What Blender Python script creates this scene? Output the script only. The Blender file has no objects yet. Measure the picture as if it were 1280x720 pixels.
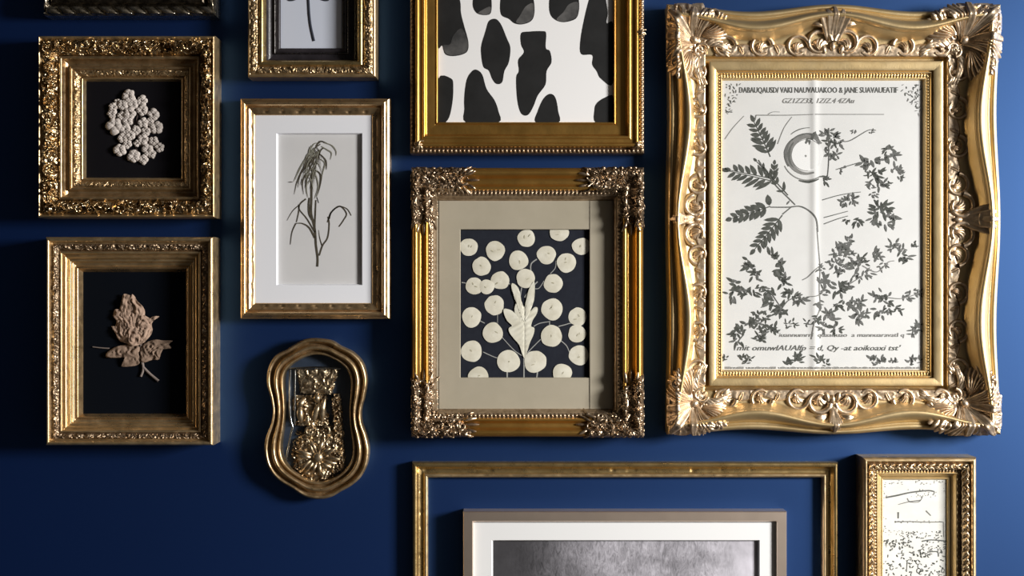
import bpy, math, random
import numpy as np

PI = math.pi
S = 0.00125          # metres per photo pixel on the wall plane
DC = 1700.0          # camera distance from the wall, same unit
ZC = 1.5             # height of the picture centre above the floor
COL = bpy.context.scene.collection

def q(x, y, h=0.0):
    """photo measurement of a point standing h in front of the wall -> position on the wall"""
    k = (DC - h) / DC
    return ((x - 640.0) * k, (y - 360.0) * k)

def qr(r, h):
    a = q(r[0], r[1], h); b = q(r[2], r[3], h)
    return (a[0], a[1], b[0], b[1])

# ------------------------------------------------------------------ materials
def newmat(name):
    m = bpy.data.materials.new(name); m.use_nodes = True
    nt = m.node_tree
    return m, nt, nt.nodes['Principled BSDF']

def setp(b, **k):
    names = {'color': 'Base Color', 'rough': 'Roughness', 'metal': 'Metallic', 'spec': 'Specular IOR Level',
             'tint': 'Specular Tint', 'sheen': 'Sheen Weight', 'coat': 'Coat Weight', 'coatr': 'Coat Roughness', 'sub': 'Subsurface Weight'}
    for kk, v in k.items():
        i = b.inputs[names[kk]]
        if kk in ('color', 'tint'): v = (v[0], v[1], v[2], 1)
        i.default_value = v

def noise(nt, scale, detail=4, rough=.6, vec=None, dist=0.0):
    n = nt.nodes.new('ShaderNodeTexNoise')
    n.inputs['Scale'].default_value = scale; n.inputs['Detail'].default_value = detail
    n.inputs['Roughness'].default_value = rough; n.inputs['Distortion'].default_value = dist
    if vec is None:
        tc = nt.nodes.get('TC') or nt.nodes.new('ShaderNodeTexCoord'); tc.name = 'TC'
        vec = tc.outputs['Object']
    nt.links.new(vec, n.inputs['Vector'])
    return n.outputs['Fac']

def ramp(nt, fac, stops):
    r = nt.nodes.new('ShaderNodeValToRGB')
    els = r.color_ramp.elements
    while len(els) < len(stops): els.new(.5)
    for e, (p, c) in zip(els, stops):
        e.position = p; e.color = (c[0], c[1], c[2], 1) if hasattr(c, '__len__') else (c, c, c, 1)
    nt.links.new(fac, r.inputs['Fac'])
    return r.outputs['Color']

def bump(nt, fac, b, strength, dist):
    n = nt.nodes.new('ShaderNodeBump')
    n.inputs['Strength'].default_value = strength; n.inputs['Distance'].default_value = dist
    nt.links.new(fac, n.inputs['Height']); nt.links.new(n.outputs['Normal'], b.inputs['Normal'])

def gold(name, c1, c2, rough=.35, metal=1.0, scale=60, rvar=.12, bs=.25, bd=.0006, bscale=400):
    m, nt, b = newmat(name)
    setp(b, metal=metal, rough=rough)
    f = noise(nt, scale, 5, .65)
    nt.links.new(ramp(nt, f, [(.36, c2), (.62, c1)]), b.inputs['Base Color'])
    f2 = noise(nt, scale * 2.3, 3, .6)
    nt.links.new(ramp(nt, f2, [(.3, max(rough - rvar, .05)), (.7, rough + rvar)]), b.inputs['Roughness'])
    bump(nt, noise(nt, bscale, 3, .6), b, bs, bd)
    return m

def matte(name, c1, c2=None, rough=.8, scale=80, bs=0.0, bd=.0005, bscale=500, spec=.3):
    m, nt, b = newmat(name)
    setp(b, color=c1, rough=rough, spec=spec)
    if c2 is not None:
        nt.links.new(ramp(nt, noise(nt, scale, 5, .6), [(.35, c2), (.65, c1)]), b.inputs['Base Color'])
    if bs: bump(nt, noise(nt, bscale, 4, .6), b, bs, bd)
    return m

M = {}
M['gold_small'] = gold('antique_gilt', (.58, .42, .24), (.38, .26, .13), .36, .85)
M['gold_glint'] = gold('bright_worn_gilt', (.80, .64, .42), (.40, .28, .15), .22, scale=55)
M['gold_satin'] = gold('satin_gilt', (.72, .54, .31), (.62, .45, .24), .38, .88, scale=35)
M['gold_fern'] = gold('smooth_gilt', (.66, .46, .25), (.60, .40, .20), .33, .9, scale=30)
M['gold_dark'] = gold('dark_bronze', (.16, .13, .095), (.08, .065, .05), .36)
M['gold_orange'] = gold('burnished_orange_gilt', (.58, .33, .085), (.52, .28, .065), .35, .9, scale=14, rvar=.05)
M['gold_brown'] = gold('brown_carved_gilt', (.50, .38, .26), (.30, .21, .13), .38, .85, scale=120)
M['gold_big'] = gold('pale_yellow_gilt', (.71, .54, .29), (.67, .49, .24), .41, .86, scale=18, rvar=.04)
M['gold_wash'] = gold('cream_washed_gilt', (.73, .58, .42), (.52, .38, .24), .41, metal=.82, scale=90)
M['gold_thin'] = gold('yellow_leaf_gilt', (.66, .48, .22), (.56, .39, .16), .30, .92, scale=30, rvar=.06)
M['champagne'] = gold('champagne_metal', (.92, .76, .63), (.90, .74, .61), .40, 1.0, scale=20, rvar=.008, bs=.05)
M['gold_umber'] = gold('umber_toned_gilt', (.50, .38, .26), (.28, .20, .13), .33, .9, scale=80)
M['rope_bronze'] = gold('worn_bronze', (.62, .56, .46), (.20, .17, .12), .22, .95, scale=90)
M['gold_corner'] = gold('knobbly_gilt', (.70, .55, .36), (.42, .30, .18), .34, .9, scale=80)
M['black_lacquer'] = gold('black_lacquer', (.035, .03, .035), (.02, .017, .02), .34, metal=0, scale=40)
M['silver_edge'] = gold('pewter_edge', (.30, .28, .27), (.15, .14, .14), .3)
M['velvet'] = matte('black_velvet', (.0065, .006, .008), rough=.95, spec=.1)
M['black_blue'] = matte('blue_black_card', (.002, .0035, .007), rough=.9, spec=.1)
M['slate'] = matte('dark_slate_card', (.016, .019, .028), (.012, .014, .022), rough=.85, spec=.2)
M['mat_white'] = matte('white_mat_board', (.82, .83, .87), rough=.85, bs=.15, bscale=900, bd=.0002)
M['mat_kraft'] = matte('grey_beige_mat_board', (.40, .355, .27), (.36, .32, .24), rough=.9, scale=12, bs=.2, bscale=700, bd=.0003)
M['paper_cool'] = matte('cool_white_paper', (.62, .66, .76), rough=.9)
M['paper_grey'] = matte('warm_grey_paper', (.66, .65, .645), (.62, .615, .615), rough=.9, scale=10)
M['paper_white'] = matte('white_paper', (.88, .87, .86), rough=.85)
M['paper_old'] = matte('pale_cream_paper', (.64, .64, .625), (.60, .60, .585), rough=.9, scale=14)
M['paper_map'] = matte('ivory_paper', (.71, .71, .67), (.66, .65, .60), rough=.9, scale=30)
M['paper_bright'] = matte('bleached_paper', (.72, .72, .71), rough=.85)
M['ink'] = matte('black_ink', (.018, .018, .018), (.012, .012, .012), rough=.55, scale=30)
M['ink_wash'] = matte('grey_ink_wash', (.13, .125, .12), (.035, .035, .035), rough=.6, scale=28)
M['ink_green'] = matte('dark_green_grey_ink', (.085, .09, .08), (.05, .054, .046), rough=.8, scale=120)
M['ink_mid'] = matte('mid_grey_ink', (.14, .14, .135), (.09, .095, .085), rough=.8, scale=120)
M['ink_pale'] = matte('pale_grey_ink', (.24, .235, .225), (.17, .17, .16), rough=.8, scale=60)
M['ink_bluegrey'] = matte('blue_grey_ink', (.03, .035, .05), rough=.8)
M['moss'] = matte('dried_green_brown_stem', (.085, .072, .048), (.05, .042, .03), rough=.85, scale=150)
M['moss_pale'] = matte('dried_pale_green_blade', (.27, .265, .215), (.18, .17, .13), rough=.85, scale=150)
M['floret'] = matte('dried_cream_petal', (.74, .67, .62), (.50, .44, .40), rough=.8, scale=260, bs=.4, bscale=500, bd=.001)
M['floret_heart'] = matte('dried_brown_heart', (.12, .09, .08), rough=.9)
M['petal_tan'] = matte('dried_pink_tan_petal', (.50, .35, .26), (.32, .215, .155), rough=.75, scale=70, bs=.5, bscale=260, bd=.0015)
M['sepal_tan'] = matte('dried_tan_sepal', (.34, .235, .17), (.20, .135, .095), rough=.75, scale=90, bs=.5, bscale=260, bd=.0015)
M['stem_grey'] = matte('dried_grey_stem', (.22, .18, .16), rough=.85)
M['seed_cream'] = matte('cream_seed_disc', (.72, .69, .58), (.60, .565, .45), rough=.7, scale=55)
M['seed_mark'] = matte('olive_seed_mark', (.36, .33, .22), (.50, .47, .36), rough=.8, scale=200)
M['leaf_cream'] = matte('cream_leaf', (.72, .70, .59), (.64, .61, .49), rough=.75, scale=60)
M['stem_pale'] = matte('pale_stem', (.33, .33, .31), rough=.8)

# wall: satin navy paint, its gloss tinted by the pigment
m, nt, b = newmat('navy_satin_paint')
setp(b, color=(.0015, .0095, .05), rough=.47, spec=1.0, tint=(.17, .40, .95)); b.inputs['IOR'].default_value = 1.95
nt.links.new(ramp(nt, noise(nt, 2.2, 3, .5), [(.3, (.0001, .0030, .034)), (.7, (.0001, .0036, .039))]), b.inputs['Base Color'])
bump(nt, noise(nt, 350, 3, .5), b, .06, .0004)
M['wall'] = m

# glass: clear pane with Fresnel gloss
m, nt, b = newmat('clear_glass'); nt.nodes.remove(b)
out = nt.nodes['Material Output']
tr = nt.nodes.new('ShaderNodeBsdfTransparent'); tr.inputs['Color'].default_value = (.95, .97, .98, 1)
gl = nt.nodes.new('ShaderNodeBsdfGlossy'); gl.inputs['Roughness'].default_value = .06
lw = nt.nodes.new('ShaderNodeLayerWeight'); pw = nt.nodes.new('ShaderNodeMath'); pw.operation = 'POWER'; pw.inputs[1].default_value = 5
fr = nt.nodes.new('ShaderNodeMath'); fr.operation = 'MULTIPLY_ADD'; fr.inputs[1].default_value = .9; fr.inputs[2].default_value = .05
nt.links.new(lw.outputs['Facing'], pw.inputs[0]); nt.links.new(pw.outputs[0], fr.inputs[0])
mx = nt.nodes.new('ShaderNodeMixShader')
nt.links.new(fr.outputs[0], mx.inputs[0]); nt.links.new(tr.outputs[0], mx.inputs[1]); nt.links.new(gl.outputs[0], mx.inputs[2])
nt.links.new(mx.outputs[0], out.inputs['Surface'])
M['glass'] = m

# black and white photograph of tousled grey hair
m, nt, b = newmat('black_and_white_photograph')
setp(b, rough=.6, spec=.3)
tc = nt.nodes.new('ShaderNodeTexCoord'); tc.name = 'TC'
sep = nt.nodes.new('ShaderNodeSeparateXYZ'); nt.links.new(tc.outputs['Generated'], sep.inputs[0])
mp = nt.nodes.new('ShaderNodeMapping'); mp.inputs['Rotation'].default_value = (0, .35, 0); mp.inputs['Scale'].default_value = (1.0, 1, .38)
nt.links.new(tc.outputs['Object'], mp.inputs[0])
n1 = noise(nt, 150, 6, .7, mp.outputs[0], 1.6)
n2 = noise(nt, 14, 4, .6, tc.outputs['Object'], .6)
grad = ramp(nt, sep.outputs['X'], [(0.0, .045), (.13, .055), (.2, .10), (.33, .22), (.45, .36), (.57, .42), (.68, .36), (.85, .44), (1, .60)])
g1 = ramp(nt, n1, [(.34, .45), (.5, .98), (.68, 1.5)])
g2 = ramp(nt, n2, [(.3, .62), (.7, 1.22)])
# streaks die out towards both plain ends of the backdrop
hair = ramp(nt, sep.outputs['X'], [(0.05, 0), (.2, 1), (.8, .75), (.93, .05)])
mixa = nt.nodes.new('ShaderNodeMix'); mixa.data_type = 'RGBA'
nt.links.new(hair, mixa.inputs[0]); mixa.inputs[6].default_value = (1, 1, 1, 1); nt.links.new(g1, mixa.inputs[7])
mul = nt.nodes.new('ShaderNodeMix'); mul.data_type = 'RGBA'; mul.blend_type = 'MULTIPLY'; mul.inputs[0].default_value = 1
nt.links.new(grad, mul.inputs[6]); nt.links.new(mixa.outputs[2], mul.inputs[7])
mul2 = nt.nodes.new('ShaderNodeMix'); mul2.data_type = 'RGBA'; mul2.blend_type = 'MULTIPLY'; mul2.inputs[0].default_value = 1
nt.links.new(mul.outputs[2], mul2.inputs[6]); nt.links.new(g2, mul2.inputs[7])
tint = nt.nodes.new('ShaderNodeMix'); tint.data_type = 'RGBA'; tint.blend_type = 'MULTIPLY'; tint.inputs[0].default_value = 1
nt.links.new(mul2.outputs[2], tint.inputs[6]); tint.inputs[7].default_value = (1.0, .96, 1.05, 1)
nt.links.new(tint.outputs[2], b.inputs['Base Color'])
M['photo'] = m

# ------------------------------------------------------------------ objects
class Frame:
    """one hung thing: an Empty on the wall behind the middle of its lower edge"""
    def __init__(s, name, label, cat, rect, group=None):
        s.ox = (rect[0] + rect[2]) / 2; s.oy = rect[3]
        s.o = bpy.data.objects.new(name, None); COL.objects.link(s.o)
        s.o.empty_display_size = .03
        s.o.location = (s.ox * S, 0, ZC - s.oy * S)
        s.o['label'] = label; s.o['category'] = cat
        if group: s.o['group'] = group

class MB:
    """collects (u, v, h) points and faces, builds ONE mesh object"""
    def __init__(s): s.v = []; s.f = []; s.m = []; s.n = 0
    def add(s, V, F, mi=0):
        V = np.asarray(V, float).reshape(-1, 3)
        s.v.append(V)
        F = [tuple(int(i) + s.n for i in f) for f in F]
        s.f += F; s.m += [mi] * len(F); s.n += len(V)
    def grid(s, P, mi=0, mask=None):
        """P: (n, k, 3) grid of points"""
        n, k = P.shape[:2]
        i = np.arange(n * k).reshape(n, k)
        F = np.stack([i[:-1, :-1], i[1:, :-1], i[1:, 1:], i[:-1, 1:]], -1).reshape(-1, 4)
        if mask is not None:
            mm = (mask[:-1, :-1] & mask[1:, :-1] & mask[1:, 1:] & mask[:-1, 1:]).reshape(-1)
            F = F[mm]
        F = F + s.n
        s.v.append(P.reshape(-1, 3)); s.f += F.tolist(); s.m += [mi] * len(F); s.n += n * k
    def build(s, name, mats, fr, parent=None, smooth=True, sharp=None, clip=None):
        V = np.concatenate(s.v)
        if clip is not None:      # leaf tips turn back at the edge of the frame
            for ax, lo, hi in ((0, clip[0], clip[2]), (1, clip[1], clip[3])):
                c = V[:, ax]; V[:, ax] = np.where(c > hi, hi + (c - hi) * .15, np.where(c < lo, lo - (lo - c) * .15, c))
        W = np.empty_like(V)
        W[:, 0] = (V[:, 0] - fr.ox) * S; W[:, 1] = -V[:, 2] * S; W[:, 2] = -(V[:, 1] - fr.oy) * S
        me = bpy.data.meshes.new(name)
        me.from_pydata(W.tolist(), [], s.f)
        if not isinstance(mats, (list, tuple)): mats = [mats]
        for mt in mats: me.materials.append(M[mt])
        if len(mats) > 1: me.polygons.foreach_set('material_index', s.m)
        me.polygons.foreach_set('use_smooth', [smooth] * len(s.f))
        me.update()
        if sharp: me.set_sharp_from_angle(angle=math.radians(sharp))
        if name == 'glass_pane' and sum(p.normal.y for p in me.polygons) > 0: me.flip_normals()
        o = bpy.data.objects.new(name, me); COL.objects.link(o)
        o.parent = parent or fr.o
        return o

def smoothstep(a, b, x):
    t = np.clip((x - a) / (b - a), 0, 1); return t * t * (3 - 2 * t)

def vnoise(x, y, seed=0):
    xi = np.floor(x).astype(np.int64); yi = np.floor(y).astype(np.int64)
    fx = x - xi; fy = y - yi; fx = fx * fx * (3 - 2 * fx); fy = fy * fy * (3 - 2 * fy)
    def h(a, b):
        n = (a * 374761393 + b * 668265263 + seed * 1442695041) & 0x7fffffff
        n = ((n ^ (n >> 13)) * 1274126177) & 0x7fffffff
        return ((n ^ (n >> 16)) & 0xffff) / 65535.0
    return (h(xi, yi) * (1 - fx) + h(xi + 1, yi) * fx) * (1 - fy) + (h(xi, yi + 1) * (1 - fx) + h(xi + 1, yi + 1) * fx) * fy

def foliage(x, y, sc, seed=0):
    """carved leafwork relief 0..1: curling ridges from a warped noise"""
    wx = vnoise(x / sc, y / sc, seed) * 2.2 * sc; wy = vnoise(x / sc + 7.3, y / sc + 3.1, seed + 5) * 2.2 * sc
    a = vnoise((x + wx) / (sc * .62), (y + wy) / (sc * .62), seed + 9)
    r = 1 - np.abs(2 * a - 1) * 1.9
    b = vnoise((x - wy) / (sc * .33), (y + wx) / (sc * .33), seed + 21)
    return np.clip(r, 0, 1) * .75 + b * .35

def spiral(X, Y, cx, cy, R, d=1, turns=1.6, rot=0.0):
    dx = X - cx; dy = Y - cy; r = np.hypot(dx, dy) / R; th = np.arctan2(dy, dx) * d
    s = .5 + .5 * np.cos(2 * PI * turns * r - th + rot)
    return s ** 1.3 * smoothstep(1.05, .8, r)

def beads(a, d, per, dc, r):
    da = (a / per - np.round(a / per)) * per
    rr = r * r - da * da - (d - dc) ** 2
    return np.sqrt(np.clip(rr, 0, None))

def dens(prof, mx):
    out = [prof[0]]
    for p, r in zip(prof[:-1], prof[1:]):
        n = max(1, int(math.ceil(math.hypot(r[0] - p[0], r[1] - p[1]) / mx)))
        for i in range(1, n + 1): out.append((p[0] + (r[0] - p[0]) * i / n, p[1] + (r[1] - p[1]) * i / n))
    return out

def rnd(prof, n=4, mx=None):
    """round a moulding section with a Catmull-Rom curve"""
    P = [prof[0]] + list(prof) + [prof[-1]]; out = []
    for i in range(1, len(P) - 2):
        p0, p1, p2, p3 = P[i - 1], P[i], P[i + 1], P[i + 2]
        for j in range(n):
            t = j / n
            out.append(tuple(.5 * ((2 * p1[c]) + (-p0[c] + p2[c]) * t + (2 * p0[c] - 5 * p1[c] + 4 * p2[c] - p3[c]) * t * t + (-p0[c] + 3 * p1[c] - 3 * p2[c] + p3[c]) * t ** 3) for c in (0, 1)))
    out.append(P[-2])
    return out

def ring(mb, O, I, W, prof, orn=None, step=None, wave=None, mi=0):
    """four mitred rails. O/I: outer and inner rectangle (wall units); prof: (inset 0..W, height)"""
    prof = np.array(prof, float)
    d = prof[:, 0]; t = d / W; h = prof[:, 1]
    oc = [(O[0], O[1]), (O[2], O[1]), (O[2], O[3]), (O[0], O[3])]
    ic = [(I[0], I[1]), (I[2], I[1]), (I[2], I[3]), (I[0], I[3])]
    nrm = [(0, 1), (-1, 0), (0, -1), (1, 0)]
    for s in range(4):
        a, b = np.array(oc[s]), np.array(oc[(s + 1) % 4]); a2, b2 = np.array(ic[s]), np.array(ic[(s + 1) % 4])
        L = np.hypot(*(b - a))
        n = max(2, int(L / step) + 1) if step else 2
        u = np.linspace(0, 1, n)[:, None, None]
        Po = a + (b - a) * u; Pi = a2 + (b2 - a2) * u
        P = Po + (Pi - Po) * t[None, :, None]
        if wave is not None:
            P = P + np.array(nrm[s]) * wave(s, u[:, :, 0], d[None, :])[:, :, None]
        H = np.broadcast_to(h[None, :], P.shape[:2]).copy()
        if orn is not None:
            ax = 0 if s % 2 == 0 else 1
            mid = (a + b) / 2
            along = P[:, :, ax] - mid[ax]
            D = np.broadcast_to(d[None, :], H.shape)
            H = H + orn(along, D, s, L, P[:, :, 0], P[:, :, 1])
        mb.grid(np.concatenate([P, H[:, :, None]], -1), mi)

def rails(fr, name, mat, O, I, W, prof, orn=None, step=None, wave=None, sharp=None, parent=None):
    mb = MB(); ring(mb, O, I, W, prof, orn, step, wave)
    if sharp is None: sharp = 38 if orn is None else 60
    return mb.build(name, mat, fr, parent, sharp=sharp)

def board(fr, name, mat, r, h, th=1.5, hole=None, bevel=1.2, parent=None):
    """flat board with thickness, or a mat with a bevelled window"""
    mb = MB()
    if hole is None:
        x0, y0, x1, y1 = r
        for (pts) in ([(x0, y0, h), (x0, y1, h), (x1, y1, h), (x1, y0, h)], [(x0, y0, h - th), (x1, y0, h - th), (x1, y1, h - th), (x0, y1, h - th)]):
            mb.add(pts, [(0, 1, 2, 3)])
        ring(mb, r, r, 1, [(0, h - th), (0, h)])
    else:
        W = 1.0
        ring(mb, r, (hole[0], hole[1], hole[2], hole[3]), W, [(0, h - th), (0, h), (1, h)])
        ring(mb, hole, (hole[0] + bevel, hole[1] + bevel, hole[2] - bevel, hole[3] - bevel), 1, [(0, h), (1, h - th)])
    return mb.build(name, mat, fr, parent, smooth=False)

def tube(mb, pts, w, hh, hb, ns=6, mi=0, a0=-.35, a1=PI + .35, groove=0.0):
    """tapered ridge following pts (u, v); w: half widths, hh: ridge heights, hb: base heights"""
    P = np.array(pts, float); n = len(P)
    w = np.broadcast_to(np.asarray(w, float), (n,)); hh = np.broadcast_to(np.asarray(hh, float), (n,)); hb = np.broadcast_to(np.asarray(hb, float), (n,))
    T = np.gradient(P, axis=0); T /= (np.linalg.norm(T, axis=1, keepdims=True) + 1e-9)
    N = np.stack([-T[:, 1], T[:, 0]], -1)
    ph = np.linspace(a0, a1, ns + 1)
    V = np.empty((n, ns + 1, 3))
    V[:, :, :2] = P[:, None] + N[:, None] * (w[:, None] * np.cos(ph))[:, :, None]
    V[:, :, 2] = hb[:, None] + hh[:, None] * np.sin(ph) * (1 - groove * np.exp(-(np.cos(ph) / .32) ** 2))
    mb.grid(V, mi)

def spline(pts, n=8, closed=False):
    P = np.array(pts, float); m = len(P); out = []
    rng = range(m) if closed else range(m - 1)
    for i in rng:
        if closed: p0, p1, p2, p3 = P[(i - 1) % m], P[i], P[(i + 1) % m], P[(i + 2) % m]
        else: p0, p1, p2, p3 = P[max(i - 1, 0)], P[i], P[i + 1], P[min(i + 2, m - 1)]
        for j in range(n):
            t = j / n
            out.append(.5 * (2 * p1 + (p2 - p0) * t + (2 * p0 - 5 * p1 + 4 * p2 - p3) * t * t + (-p0 + 3 * p1 - 3 * p2 + p3) * t ** 3))
    if not closed: out.append(P[-1])
    return np.array(out)

def ribbon(mb, pts, w0, w1, h, mi=0, n=6, mid=None):
    """flat drawn or pressed stroke, tapering w0 -> (mid) -> w1 (full widths)"""
    P = spline(pts, n); k = len(P)
    t = np.linspace(0, 1, k)
    w = np.interp(t, [0, 1], [w0, w1]) if mid is None else np.interp(t, [0, .5, 1], [w0, mid, w1])
    T = np.gradient(P, axis=0); T /= (np.linalg.norm(T, axis=1, keepdims=True) + 1e-9)
    N = np.stack([-T[:, 1], T[:, 0]], -1) * w[:, None] / 2
    V = np.empty((k, 2, 3)); V[:, 0, :2] = P - N; V[:, 1, :2] = P + N
    V[:, :, 2] = h(V[:, :, 0], V[:, :, 1]) if callable(h) else h
    mb.grid(V, mi)

def poly(mb, pts, h, mi=0):
    pts = [tuple(p) for p in pts]
    if callable(h):
        x = np.array([p[0] for p in pts]); y = np.array([p[1] for p in pts]); hs = h(x, y)
        V = [(p[0], p[1], z) for p, z in zip(pts, hs)]
    else: V = [(p[0], p[1], h) for p in pts]
    ar = sum(V[i][0] * V[(i + 1) % len(V)][1] - V[(i + 1) % len(V)][0] * V[i][1] for i in range(len(V)))
    f = tuple(range(len(V)))
    if ar > 0: f = f[::-1]      # v runs downwards; face the room
    mb.add(V, [f], mi)

def leaflet(mb, x, y, ang, L, w, h, mi=0):
    c, s = math.cos(ang), math.sin(ang); pts = []
    for t, ww in ((0, 0), (.2, .75), (.45, 1), (.75, .7), (1, 0), (.75, -.7), (.45, -1), (.2, -.75)):
        a, b = t * L, ww * w / 2
        pts.append((x + a * c - b * s, y + a * s + b * c))
    poly(mb, pts, h, mi)

def patch(mb, outline, c, hf, rings=8, mi=0):
    """star-shaped pressed petal, disc or leaf: rings from the heart c out to the outline"""
    Q = np.array(outline, float); n = len(Q); c = np.array(c, float)
    Q = np.concatenate([Q, Q[:1]])
    t = np.linspace(0.02, 1, rings)[None, :, None]
    P = c + (Q[:, None] - c) * t
    H = hf(P[:, :, 0], P[:, :, 1], np.broadcast_to(t[:, :, 0], P.shape[:2]))
    mb.grid(np.concatenate([P, H[:, :, None]], -1), mi)

def circ(x, y, r, n=20, wob=0.0, rg=None, sq=1.0):
    out = []
    ph = rg.uniform(0, 6.28) if rg else 0
    for i in range(n):
        a = 2 * PI * i / n
        rr = r * (1 + (rg.uniform(-wob, wob) if rg else 0) + wob * .8 * math.sin(3 * a + ph))
        out.append((x + rr * math.cos(a), y + rr * sq * math.sin(a)))
    return out

def text_polys(mb, body, x0, x1, yb, hgt, h, mi=0, shear=0.0, bold=.45):
    """lettering in wall units from x0 to x1 standing on yb"""
    cu = bpy.data.curves.new('lettering', 'FONT'); cu.body = body; cu.size = 1; cu.shear = shear; cu.resolution_u = 2
    o = bpy.data.objects.new('lettering', cu); COL.objects.link(o)
    bpy.context.view_layer.update()
    me = bpy.data.meshes.new_from_object(o.evaluated_get(bpy.context.evaluated_depsgraph_get()))
    bpy.data.objects.remove(o)
    V = np.array([v.co[:] for v in me.vertices]); F = [tuple(p.vertices) for p in me.polygons]
    mn, mxx = V[:, 0].min(), V[:, 0].max()
    X = x0 + (V[:, 0] - mn) / (mxx - mn) * (x1 - x0); Y = yb - V[:, 1] / .70 * hgt
    Z = h(X, Y) if callable(h) else np.full(len(X), h)
    mb.add(np.stack([X, Y, Z], -1), F, mi)
    if bold: mb.add(np.stack([X + bold, Y, Z + .01], -1), F, mi)
    bpy.data.meshes.remove(me)

# ------------------------------------------------------------------ wall
mb = MB()
class _W: ox = 0; oy = 0
w = bpy.data.meshes.new('wall_back')
X0, X1, Z0, Z1, T = -3.2, 3.2, 0.0, 3.2, .15
vs = [(x, y, z) for z in (Z0, Z1) for y in (0, T) for x in (X0, X1)]
w.from_pydata(vs, [], [(0, 1, 5, 4), (1, 3, 7, 5), (3, 2, 6, 7), (2, 0, 4, 6), (0, 2, 3, 1), (4, 5, 7, 6)])
w.materials.append(M['wall']); wo = bpy.data.objects.new('wall_back', w); COL.objects.link(wo)
wo['kind'] = 'structure'; wo['label'] = 'deep navy blue satin painted wall'; 

GR = None
# ------------------------------------------------------------------ A: dark rope-edged frame, upper left, cut by the top of the picture
def frame_a():
    H = 34
    O = qr((53, -215, 268, 18), H); I = qr((92, -176, 232, -22), 8); W = 38.
    fr = Frame('picture_frame', 'dark bronze picture frame with a glinting twisted rope edge, above the frame of white florets', 'picture frame', O)
    def rope(a, d, s, L, X, Y):
        m = smoothstep(0, 2, d) * smoothstep(10, 8, d)
        return (np.abs(np.sin((a + (d - 5) * 1.4) * PI / 17.5)) ** .6) * 5.0 * m
    rails(fr, 'rope_moulding', 'rope_bronze', O, I, W, dens([(0, 0), (0, 26), (1.5, 29), (5, 30), (8.5, 28), (10, 26)], .8), rope, 1.0)
    rails(fr, 'stepped_moulding', 'gold_dark', O, I, W, rnd([(10, 26), (12, 31), (15, 33), (17, 31), (18, 26), (22, 23), (27, 19), (30, 18), (31, 20), (34, 20), (36, 15), (38, 10)], 3))
    fo = lambda a, d, s, L, X, Y: foliage(X, Y, 7, 3) * 2.2 * smoothstep(18, 20, d) * smoothstep(30, 28, d)
    rails(fr, 'carved_band', 'gold_small', O, I, W, dens([(18.5, 26.2), (23, 23.5), (29, 19.2)], .8), fo, 1.0)
    board(fr, 'backing_card', 'velvet', (I[0] - 2, I[1] - 2, I[2] + 2, I[3] + 2), 8)
frame_a()

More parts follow.
